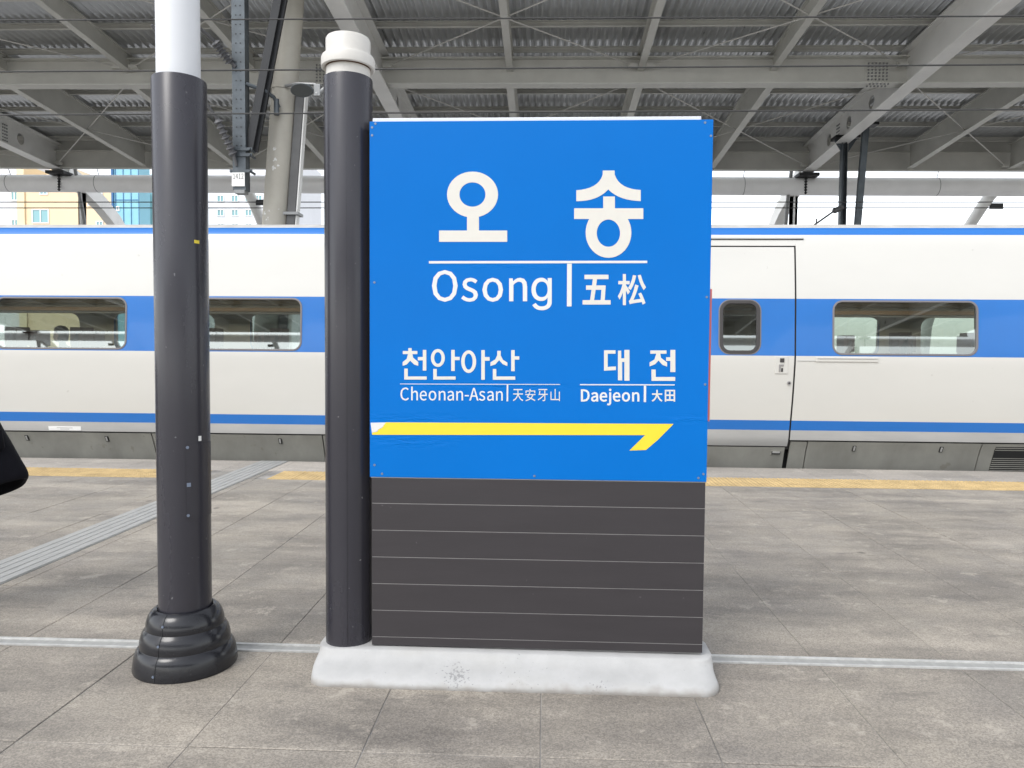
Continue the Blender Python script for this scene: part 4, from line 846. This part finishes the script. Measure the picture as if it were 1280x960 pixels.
for z in (1.5, 4.0): g = MB(); g.bar(cl(z, .18), cl(z, .46), .05, .30, (0, 1, 0)); g.build('pipe_clip', 'downpipe', colm)
adopt(colm)
m = M['column']; t = m.node_tree; N = t.nodes; L = t.links; p = N['Principled BSDF']; src = p.inputs['Base Color'].links[0].from_socket; geo = N.new('ShaderNodeNewGeometry')
for ch in (chips(-4.93, 13.37, 4.85, .3, .76), chips(-4.88, 13.37, 5.15, .2, .78), chips(-5.05, 13.38, 4.0, .25, .77)):
    x = N.new('ShaderNodeMix'); x.data_type = 'RGBA'; L.new(ch, x.inputs['Factor']); L.new(src, x.inputs['A']); x.inputs['B'].default_value = (.56, .56, .54, 1); src = x.outputs['Result']
L.new(src, p.inputs['Base Color'])
for n in N:
    if n.type == 'TEX_NOISE' and abs(n.inputs['Scale'].default_value-85) < 1: n.inputs['Scale'].default_value = 11

fl = thing('floodlight', 'grey oval floodlight clamped to the beige column', 'floodlight', (-4.44, 13.25, 6.2))
g = MB(); L_ = []
for (d, rx, rz) in ((0, .19, .095), (.02, .205, .105), (.10, .18, .095), (.17, .11, .06), (.2, .05, .03)):
    L_.append([(-4.30+rx*math.cos(R(15*k)), 13.02+d-.12*math.sin(R(15*k))*rz/.11*.5, 6.05+rz*math.sin(R(15*k))+d*.45) for k in range(24)])
g.loft(L_, cap1=True); hd = g.build('housing', 'hsteel', fl, 40)
g = MB(); g.add([q for q in L_[0]], [tuple(range(24))]); g.build('lens', 'lamp_glass', hd)
g = MB(); g.tube([(-4.70, 13.36, 6.25), (-4.45, 13.22, 6.24), (-4.1, 13.15, 6.2), (-3.92, 13.18, 6.08)], .028, 8); g.tube([(-4.06, 13.1, 6.0), (-3.86, 13.14, 6.15)], .05, 10); g.build('bracket', 'downpipe', fl, 40)
g = MB(); g.box(-4.1, -3.98, 13.06, 13.2, 5.97, 6.18); g.build('ballast_box', 'downpipe', fl, bevel=.01)
adopt(fl)
f2 = thing('floodlight', 'pale boxy floodlight fixed under the roof rafter at the right edge', 'floodlight', (10.83, 17.6, 8.0))
g = MB(); L_ = [[(10.93+a*sx, 17.55+b*sy, 7.80+c+.10*sx*a) for (sx, sy) in ((-1, -1), (1, -1), (1, 1), (-1, 1))] for (a, b, c) in ((.26, .16, 0), (.27, .17, .05), (.24, .15, .16), (.10, .1, .2))]
g.loft(L_, cap1=True); hd = g.build('housing', 'paint_light', f2, bevel=.01); g = MB(); g.add(L_[0], [(0, 1, 2, 3)]); g.build('lens', 'lamp_glass', hd)
g = MB(); g.bar((10.93, 17.55, 7.98), (10.83, 17.6, 8.16), .05, .05); g.build('bracket', 'hsteel', f2); adopt(f2)

# ================================================================ OVERHEAD LINE
dp = thing('catenary_post', 'dark steel hanging post with number plate and braced arm left of the beige column', 'catenary post', (-5.375, 13.0, 8.2))
g = MB(); x, y = -5.375, 13.0
g.box(x-.115, x+.115, y-.095, y-.079, 4.30, 8.5); g.box(x-.115, x+.115, y+.079, y+.095, 4.30, 8.5); g.box(x-.008, x+.008, y-.079, y+.079, 4.30, 8.5)
g.box(x+.085, x+.113, y-.079, y+.06, 4.30, 8.5); g.build('post', 'hsteel', dp)
g = MB()
for z in [4.9+.16*i for i in range(22)]:
    g.box(x-.05, x-.03, y-.100, y-.095, z, z+.02); g.box(x+.03, x+.05, y-.100, y-.095, z, z+.02)
tag(g.build('bolt_holes', 'black', dp), kind='stuff')
g = MB(); g.bar((-5.235, 13.02, 5.0), (-4.55, 13.02, 8.35), .14, .10, (0, 1, 0)); g.bar((-5.16, 13.08, 5.0), (-4.47, 13.08, 8.35), .10, .06, (0, 1, 0)); g.build('brace', 'black', dp)
for z in (5.00, 4.90, 4.62):
    g = MB(); g.box(x-.16, x+.24, y-.12, y-.10, z-.02, z+.03); g.tube([(x+.2, y-.16, z), (x+.2, y+.1, z)], .022, 8); g.tube([(x-.14, y-.14, z), (x-.14, y+.1, z)], .016, 8); g.build('clamp', 'hsteel', dp)
g = MB(); g.box(x-.125, x+.105, y-.118, y-.108, 4.36, 4.61); npl = g.build('number_plate', 'sticker_w', dp, bevel=.003)
DIG = {"1":[[31,0,172,0,172,27,120,27,120,257,96,257,81,249,63,243,42,238,42,218,88,218,88,27,31,27]],"2":[[15,0,177,0,177,28,106,28,92,27,78,26,64,25,117,81,152,134,165,186,155,226,129,252,90,261,60,257,36,244,14,224,33,206,48,221,66,231,86,235,112,229,128,211,133,185,120,138,82,83,15,19]],"4":[[119,0,149,0,149,71,183,71,183,96,149,96,149,257,114,257,7,92,7,71,119,71],[119,96,40,96,99,184,106,197,113,209,119,222,121,222,120,207,119,190,119,175]]}
def text(body, x0, x1, z0, z1, y, name, mt, parent):
    pen = 0; allp = []
    for ch in body:
        S = DIG[ch]; allp.append([[(S_[2*i]+pen, S_[2*i+1]) for i in range(len(S_)//2)] for S_ in S]); pen += 200
    xs = [q[0] for S in allp for l in S for q in l]; zs = [q[1] for S in allp for l in S for q in l]; a, b, c, d = min(xs), max(xs), min(zs), max(zs)
    for S in allp:
        me = film(name, 0, [[v for q in l for v in ((x0+(q[0]-a)/(b-a)*(x1-x0)+.03)*1e4, (z0+(q[1]-c)/(d-c)*(z1-z0))*1e4)] for l in S])
        me.transform(Matrix.Translation((0, y, 0))); me.materials.clear(); me.materials.append(M[mt]); link(name, me, parent)
text('1412', x-.10, x+.085, 4.49, 4.58, y-.1192, 'digit', 'black', npl)
g = MB(); g.box(x-.08, x+.10, y-.12, y+.05, 4.24, 4.30); g.build('end_cap', 'downpipe', dp)
g = MB(); g.tube([(-5.42, 12.9, 4.72), (-5.44, 12.84, 4.88)], .025, 8); insulator(g, (-5.44, 12.84, 4.88), (-5.60, 12.55, 5.42), .085, 7); g.tube([(-5.60, 12.55, 5.42), (-5.75, 12.2, 5.75), (-6.1, 11.4, 6.5)], .024, 8); g.build('lower_arm', 'insul', dp, 40)
g = MB(); g.tube([(-5.42, 12.9, 6.42), (-5.5, 12.88, 6.5)], .03, 8); insulator(g, (-5.5, 12.86, 6.48), (-5.66, 12.6, 6.74), .09, 7); g.tube([(-5.66, 12.6, 6.74), (-6.1, 11.4, 7.1)], .028, 8); g.build('upper_arm', 'insul', dp, 40)
g = MB(); g.tube([(-5.26, 12.95, 6.15), (-4.95, 13.05, 6.05), (-4.86, 13.2, 6.0), (-4.80, 13.3, 5.85)], .035, 8); g.tube([(-4.83, 13.25, 5.98), (-4.83, 13.25, 5.7)], .05, 8); g.build('cable_loop', 'hsteel', dp, 40)
adopt(dp)
dq = thing('catenary_post', 'pair of dark steel posts hung in a vee from the pale main rafter at right', 'catenary post', (8.1, 20.3, 7.4))
g = MB(); g.ibeam((8.05, 20.55, 3.2), (8.03, 20.55, 7.28), .23, .20, .02, .024); g.box(7.93, 7.95, 20.47, 20.63, 3.2, 7.28); g.build('post', 'hsteel', dq)
g = MB(); g.bar((8.14, 20.1, 3.2), (8.34, 20.0, 7.47), .15, .12, (0, 1, 0)); g.build('slanting_post', 'hsteel', dq)
g = MB(); g.box(7.72, 8.36, 20.35, 20.75, 7.27, 7.34); g.build('head_plate', 'black', dq); g = MB(); g.box(8.06, 8.62, 19.85, 20.15, 7.46, 7.53); g.build('head_plate', 'black', dq)
for s in (-1, 1): g = MB(); g.add([(8.03+s*.10, 20.53, 7.27), (8.03+s*.30, 20.53, 7.27), (8.03+s*.10, 20.53, 6.95), (8.03+s*.10, 20.57, 7.27), (8.03+s*.30, 20.57, 7.27), (8.03+s*.10, 20.57, 6.95)], [(0, 1, 2), (3, 5, 4), (0, 3, 4, 1), (1, 4, 5, 2), (2, 5, 3, 0)]); g.build('knee_plate', 'hsteel', dq)
g = MB(); insulator(g, (7.98, 20.5, 5.45), (7.62, 20.1, 5.28), .075, 6); g.tube([(7.62, 20.1, 5.28), (6.9, 19.4, 4.82), (6.3, 18.8, 4.4)], .025, 8); g.tube([(6.93, 19.42, 4.96), (6.90, 19.40, 4.70)], .02, 6); g.build('arm', 'insul', dq, 40)
adopt(dq)
# overhead wires
def wire(label, pts, r, group):
    g = MB(); a, b, sag = pts; n = 24; P = []
    for i in range(n+1):
        u = i/n; P.append((a[0]+(b[0]-a[0])*u, a[1]+(b[1]-a[1])*u, a[2]+(b[2]-a[2])*u-sag*4*u*(1-u)))
    g.tube(P, r, 6); o = g.build('overhead_wire', 'wire'); tag(o, label, 'wire', group)
GW = 'overhead wires above the tracks'
wire('uppermost thin dark wire crossing the whole photo just under the top edge', ((-30, 11.4, 6.80), (28, 11.4, 6.35), .04), .011, GW)
wire('thin dark wire crossing in front of the long roof girder, above the blue sign', ((-30, 11.4, 5.90), (28, 11.4, 5.78), .05), .012, GW)
wire('dark wire crossing at the height of the sign top, lowest before the roof', ((-30, 11.4, 5.17), (28, 11.4, 5.10), .0), .012, GW)
wire('faint wire against the sky gap under the gutter pipe, upper of the two', ((-40, 17.5, 5.05), (36, 17.5, 4.96), .0), .012, GW)
wire('faint wire against the sky gap just above the train roof, lower of the two', ((-40, 17.5, 4.90), (36, 17.5, 4.84), .0), .012, GW)

# ================================================================ BUILDINGS BEYOND
def building(name, label, x0, x1, y0, y1, h, mt, group=None):
    b = thing(name, label, 'building', ((x0+x1)/2, (y0+y1)/2, -1.25), group)
    g = MB(); g.box(x0, x1, y0, y1, -1.25, h); return b
def bwin(par, x0, x1, z0, z1, y, mull=True):
    g = MB(); t_ = .09
    for (a, b, c, d) in ((x0, x1, z0, z0+t_), (x0, x1, z1-t_, z1), (x0, x0+t_, z0+t_, z1-t_), (x1-t_, x1, z0+t_, z1-t_)): g.box(a, b, y-.08, y+.05, c, d)
    if mull: xm = (x0+x1)/2; g.box(xm-t_/2, xm+t_/2, y-.075, y+.05, z0+t_, z1-t_)
    w_ = g.build('window', 'b_frame', par); g = MB(); g.box(x0+t_, x1-t_, y-.02, y+.02, z0+t_, z1-t_); g.build('pane', 'b_glass', w_)
YB = 70.0
def px(x): return YB*math.tan(math.atan((x-640)/925)-R(2.48))
def pz(y): return 1.5+(438-y)/925*YB
b1 = building('apartment_block', 'apricot coloured apartment block with white framed windows beyond the train', px(28), px(149), YB, YB+14, 18, 'apricot')
g = MB(); g.box(px(36), px(148), YB, YB+14, -1.25, pz(221)); g.build('wall', 'apricot', b1)
g = MB(); g.box(px(26.5), px(35.7), YB-.15, YB+14, -1.25, pz(205)); g.build('corner_pier', 'apricot_l', b1)
g = MB(); L_ = [[(px(70), y, pz(205)), (px(90), y, pz(207)), (px(108), y, pz(220)), (px(60), y, pz(220))] for y in (YB+.1, YB+13)]; g.loft(L_, cap0=True, cap1=True); g.build('gable', 'apricot', b1)
for (a, b, c, d) in ((44, 65, 279, 261), (113, 132, 257, 238), (123, 132, 292, 276), (54, 64, 243, 226), (44, 65, 318, 300), (90, 110, 318, 300)): bwin(b1, px(a), px(b), pz(c), pz(d), YB)
adopt(b1)
b2 = building('apartment_block', 'cyan clad tower standing behind the apricot apartment block', px(148.5), px(180), YB+3, YB+15, 24, 'b_cyan')
g = MB(); g.box(px(149.5), px(180), YB-.6, YB+1.5, -1.25, 20); g.box(px(112), px(180), YB+6, YB+14, -1.25, 19.6); g.build('wall', 'b_cyan', b2)
g = MB(); g.box(px(147.8), px(150.2), YB-.75, YB+.3, -1.25, 20); g.build('edge_strip', 'b_navy', b2)
for i in range(4):
    g = MB(); g.box(px(152)+.75*i, px(152)+.75*i+.05, YB-.65, YB-.6, -1, 20); g.build('panel_seam', 'b_navy', b2)
for z in (7.5, 10.2, 12.9, 15.6): g = MB(); g.box(px(151.5), px(179.5), YB-.65, YB-.6, z, z+.07); g.build('panel_seam', 'b_navy', b2)
bwin(b2, px(153), px(157), pz(265), pz(259), YB-.6, False)
adopt(b2)
b3 = building('apartment_block', 'white apartment block with small cyan windows between the two dark poles', px(186), px(335), YB+8, YB+20, 22, 'b_white')
g = MB(); g.box(px(181), px(324), YB+8, YB+20, -1.25, 23); g.build('wall', 'b_white', b3)
for i, zz in enumerate((245, 262, 279, 300)):
    for xx in (185.5, 205, 226, 246, 268, 286, 303, 316):
        bwin(b3, px(xx)*1.1, px(xx+9)*1.1, pz(zz+5+i*1)*1.1-.15, pz(zz-4+i*1)*1.1-.15, YB+8)
adopt(b3)
b4 = building('apartment_block', 'white building at the left edge beside the apricot block', px(-80), px(26), YB+2, YB+16, 20, 'b_white')
g = MB(); g.box(px(-110), px(26), YB+2, YB+16, -1.25, 21); g.build('wall', 'b_white', b4)
for zz in (237, 275):
    for xx in (-60, -30, 0): bwin(b4, px(xx), px(xx+9), pz(zz+8), pz(zz-6), YB+2)
adopt(b4)

# ================================================================ PEOPLE
def skin(name, verts, edges, mt, parent=None, root=0, sub=2):
    me = bpy.data.meshes.new(name); me.from_pydata([v[:3] for v in verts], edges, []); me.materials.append(M[mt])
    o = bpy.data.objects.new(name, me); COL.objects.link(o); o.parent = parent
    s = o.modifiers.new('skin', 'SKIN'); s.use_smooth_shade = True
    for i, v in enumerate(verts):
        sv = me.skin_vertices[0].data[i]; sv.radius = (v[3], v[4] if len(v) > 4 else v[3]); sv.use_root = (i == root)
    ss = o.modifiers.new('sub', 'SUBSURF'); ss.levels = 1; ss.render_levels = sub
    bpy.context.view_layer.update()
    me2 = bpy.data.meshes.new_from_object(o.evaluated_get(bpy.context.evaluated_depsgraph_get())); me2.name = name
    o.modifiers.clear(); o.data = me2
    return o
def head(name, c, face, mt, parent=None, s=1.0):
    # skull with brow, nose and chin, looking along face (unit x direction)
    g = MB(); L_ = []; f = face
    for (z, fx, bx, hw) in ((-.115, .045, .03, .04), (-.10, .082, .03, .055), (-.07, .092, .055, .066), (-.035, .095, .085, .072), (0, .092, .098, .076), (.035, .094, .10, .077), (.07, .082, .095, .072), (.10, .055, .072, .055), (.118, .02, .03, .025)):
        lp = []
        for k in range(20):
            a = 2*math.pi*k/20; cx = math.cos(a); x = (fx if cx > 0 else bx)*cx
            if k == 0: x += {-.035: .022, 0: .012, -.07: .006, -.10: .004}.get(z, 0)
            if k in (1, 19) and z == 0: x -= .006
            lp.append((c[0]+f*x*s, c[1]+hw*math.sin(a)*s, c[2]+z*s))
        L_.append(lp)
    g.loft(L_, cap0=True, cap1=True)
    for sd in (-1, 1): g.lathe((c[0]-f*.005*s, c[1]+sd*.079*s, c[2]-.01*s), [(.006*s, -.03*s), (.017*s, -.015*s), (.02*s, .01*s), (.012*s, .03*s)], 8, sy=.5)
    o = g.build(name, mt, parent, 60); return o
def hairmesh(c, face, parent, mt='hair', long=.0):
    g = MB(); f = face; L_ = []
    for (z, fx, bx, hw) in ((-.07-long, -.03, .095, .072), (-.03, -.005, .112, .084), (.02, .03, .118, .088), (.06, .085, .115, .086), (.095, .085, .098, .074), (.125, .04, .06, .045), (.135, .01, .015, .01)):
        L_.append([(c[0]+f*(fx if math.cos(a) > 0 else bx)*math.cos(a) if fx > 0 else c[0]-f*(bx*max(0, -math.cos(a))+(-fx if False else 0))+f*fx*max(0, math.cos(a)), c[1]+hw*math.sin(a), c[2]+z) for a in [2*math.pi*k/20 for k in range(20)]])
    g.loft(L_, cap0=True, cap1=True); return g.build('hair', mt, parent, 60)
def hand(pts, wrist, dirv, palmn, parent_verts, parent_edges, iw):
    pass
# --- walker in a black coat at the left edge, facing away to the left
CX, CY = -3.335, 4.0
V = [(CX, CY, .93, .12, .15), (CX, CY, 1.12, .11, .14), (CX+.01, CY, 1.34, .11, .16), (CX-.01, CY, 1.47, .055), (CX-.03, CY, 1.56, .05), (CX-.04, CY, 1.66, .075),
     (CX+.01, CY-.19, 1.40, .055), (CX+.15, CY-.24, 1.16, .045), (CX-.02, CY-.22, 1.0, .036), (CX-.07, CY-.20, .95, .034),
     (CX+.01, CY+.19, 1.40, .055), (CX-.06, CY+.24, 1.14, .045), (CX-.14, CY+.25, .92, .035), (CX-.16, CY+.25, .84, .034),
     (CX-.02, CY-.10, .86, .09), (CX-.16, CY-.10, .49, .062), (CX-.17, CY-.10, .09, .042), (CX-.30, CY-.11, .045, .038),
     (CX+.02, CY+.10, .86, .09), (CX-.02, CY+.10, .48, .062), (CX-.04, CY+.10, .10, .042), (CX-.17, CY+.10, .04, .036)]
E_ = [(0, 1), (1, 2), (2, 3), (3, 4), (4, 5), (2, 6), (6, 7), (7, 8), (8, 9), (2, 10), (10, 11), (11, 12), (12, 13), (0, 14), (14, 15), (15, 16), (16, 17), (0, 18), (18, 19), (19, 20), (20, 21)]
# five fingers on each hand
for (wi, dx, dz) in ((9, -.75, -.65), (13, -.1, -1.0)):
    w_ = V[wi]
    for j, (oy, ln) in enumerate(((-.030, .060), (-.011, .074), (.010, .078), (.030, .068))):
        b = len(V); ox = oy*(-dz); V.append((w_[0]+dx*.045+ox*.8, w_[1]+oy*.25, w_[2]+dz*.045+oy*dx*.8, .010)); V.append((w_[0]+dx*(.045+ln*.6)+ox, w_[1]+oy*.25+.004, w_[2]+dz*(.045+ln*.6)+oy*dx, .0085)); V.append((w_[0]+dx*(.045+ln)+ox, w_[1]+oy*.25+.018, w_[2]+dz*(.045+ln)+oy*dx, .0075))
        E_ += [(wi, b), (b, b+1), (b+1, b+2)]
    b = len(V); V.append((w_[0]+dx*.02-.035*abs(dz), w_[1]+.02, w_[2]+dz*.02+.02*dx, .011)); V.append((w_[0]+dx*.06-.055*abs(dz), w_[1]+.03, w_[2]+dz*.06, .009)); E_ += [(wi, b), (b, b+1)]
pers = skin('person', V, E_, 'skin')
tag(pers, 'person in a long black coat walking out of frame at the left edge', 'person')
hd = head('head', (CX-.06, CY, 1.70), -1, 'skin', pers); hairmesh((CX-.06, CY, 1.70), -1, pers)
g = MB(); L_ = []; n = 36
# coat body: back edge bx(z), front, half width
for (t_, zf, zb_, fx, bx, hw) in ((0, 1.50, 1.51, .05, .06, .075), (.1, 1.455, 1.46, .09, .12, .17), (.2, 1.40, 1.40, .12, .145, .225), (.35, 1.22, 1.22, .13, .17, .225), (.5, 1.06, 1.07, .14, .245, .22), (.62, .98, .97, .16, .318, .235), (.75, .86, .885, .19, .365, .25), (.88, .74, .825, .22, .408, .265), (.97, .64, .792, .235, .412, .27), (1.0, .61, .777, .238, .40, .272)):
    lp = []
    for k in range(n):
        a = 2*math.pi*k/n; c, s = math.cos(a), math.sin(a)
        wv = 1+.035*t_*math.sin(a*7+1.3)+.03*t_*math.sin(a*4)
        u = max(0, c)**1.6
        x = CX+(bx*c if c > 0 else fx*c)*wv; z = zf+(zb_-zf)*u-.015*t_
        if t_ > .9: z -= .03*math.exp(-((a-5.35)/.28)**2)
        lp.append((x, CY+hw*s*wv, z))
    L_.append(lp)
g.loft(L_); inner = [[(CX+(q[0]-CX)*.94, CY+(q[1]-CY)*.94, q[2]+.004) for q in lp] for lp in reversed(L_[5:])]; g.loft([L_[-1]]+inner)
coat = g.build('coat', 'coat', pers, 60)
ss = coat.modifiers.new('sub', 'SUBSURF'); ss.levels = 1; ss.render_levels = 2
g = MB(); g.tube([(CX+.01, CY-.17, 1.42), (CX+.07, CY-.24, 1.30), (CX+.215, CY-.265, 1.11), (CX+.285, CY-.265, 1.00), (CX+.22, CY-.262, .955), (CX-.02, CY-.24, .945)], [.085, .085, .075, .062, .066, .06], 16); sl3 = g.build('sleeve', 'coat', pers, 60)
g = MB(); g.tube([(CX+.01, CY+.17, 1.42), (CX-.03, CY+.24, 1.28), (CX-.06, CY+.25, 1.14), (CX-.14, CY+.255, .91)], [.085, .08, .07, .06], 16); g.build('sleeve', 'coat', pers, 60)
tv = [(CX, CY, .92, .13, .16)]+[(a, b, c, r+.018) for (a, b, c, r) in (V[14], V[15], V[16], V[18], V[19], V[20])]
skin('trousers', tv, [(0, 1), (1, 2), (2, 3), (0, 4), (4, 5), (5, 6)], 'jacket', pers)
for q in (16, 20):
    a = V[q]; g = MB(); L_ = [[(a[0]+.06-.29*u, a[1]+wd*math.cos(R(30*k)), .005+hh*(.5+.5*math.sin(R(30*k)))) for k in range(12)] for (u, wd, hh) in ((0, .02, .05), (.08, .038, .10), (.35, .042, .10), (.6, .048, .07), (.9, .045, .05), (1.0, .02, .03))]
    g.loft(L_, cap0=True, cap1=True); g.build('shoe', 'black', pers, 60)
g = MB(); g.tube([(CX+.16, CY-.06, 1.09), (CX+.25, CY-.06, 1.075), (CX+.305, CY-.05, 1.025), (CX+.31, CY-.04, .95), (CX+.28, CY-.04, .90)], [.02, .035, .036, .034, .02], 12); g.build('coat_fold', 'coat', pers, 60)
# --- passenger seated in the train
SXp, SYp, F0 = -7.08, 10.52, .52
V = [(SXp+.06, SYp, F0+.50, .13, .15), (SXp+.08, SYp, F0+.75, .11, .14), (SXp+.08, SYp, F0+.93, .10, .15), (SXp+.06, SYp, F0+1.02, .05), (SXp+.04, SYp, F0+1.10, .05),
     (SXp+.08, SYp-.18, F0+.92, .05), (SXp+.02, SYp-.23, F0+.68, .042), (SXp-.2, SYp-.15, F0+.60, .035),
     (SXp+.08, SYp+.18, F0+.92, .05), (SXp+.02, SYp+.23, F0+.68, .042), (SXp-.2, SYp+.15, F0+.60, .035),
     (SXp-.05, SYp-.09, F0+.48, .085), (SXp-.42, SYp-.09, F0+.47, .065), (SXp-.40, SYp-.09, F0+.06, .045), (SXp-.52, SYp-.09, F0+.04, .035),
     (SXp-.05, SYp+.09, F0+.48, .085), (SXp-.42, SYp+.09, F0+.47, .065), (SXp-.40, SYp+.09, F0+.06, .045), (SXp-.52, SYp+.09, F0+.04, .035)]
E_ = [(0, 1), (1, 2), (2, 3), (3, 4), (2, 5), (5, 6), (6, 7), (2, 8), (8, 9), (9, 10), (0, 11), (11, 12), (12, 13), (13, 14), (0, 15), (15, 16), (16, 17), (17, 18)]
for wi in (7, 10):
    w_ = V[wi]
    for oy, ln in ((-.028, .06), (-.01, .072), (.01, .076), (.028, .064)):
        b = len(V); V.append((w_[0]-.05, w_[1]+oy, w_[2], .009)); V.append((w_[0]-.05-ln, w_[1]+oy*1.1, w_[2]-.025, .0075)); E_ += [(wi, b), (b, b+1)]
    b = len(V); sg = 1 if w_[1] < SYp else -1; V.append((w_[0]-.02, w_[1]+sg*.035, w_[2], .01)); V.append((w_[0]-.06, w_[1]+sg*.05, w_[2]-.01, .008)); E_ += [(wi, b), (b, b+1)]
pas = skin('person', V, E_, 'jacket')
tag(pas, 'dark haired passenger in a dark top seen through the left train window', 'person')
hc = (SXp+.03, SYp, F0+1.18); head('head', hc, -1, 'skin', pas, 1.0); hairmesh(hc, -1, pas, long=.03)
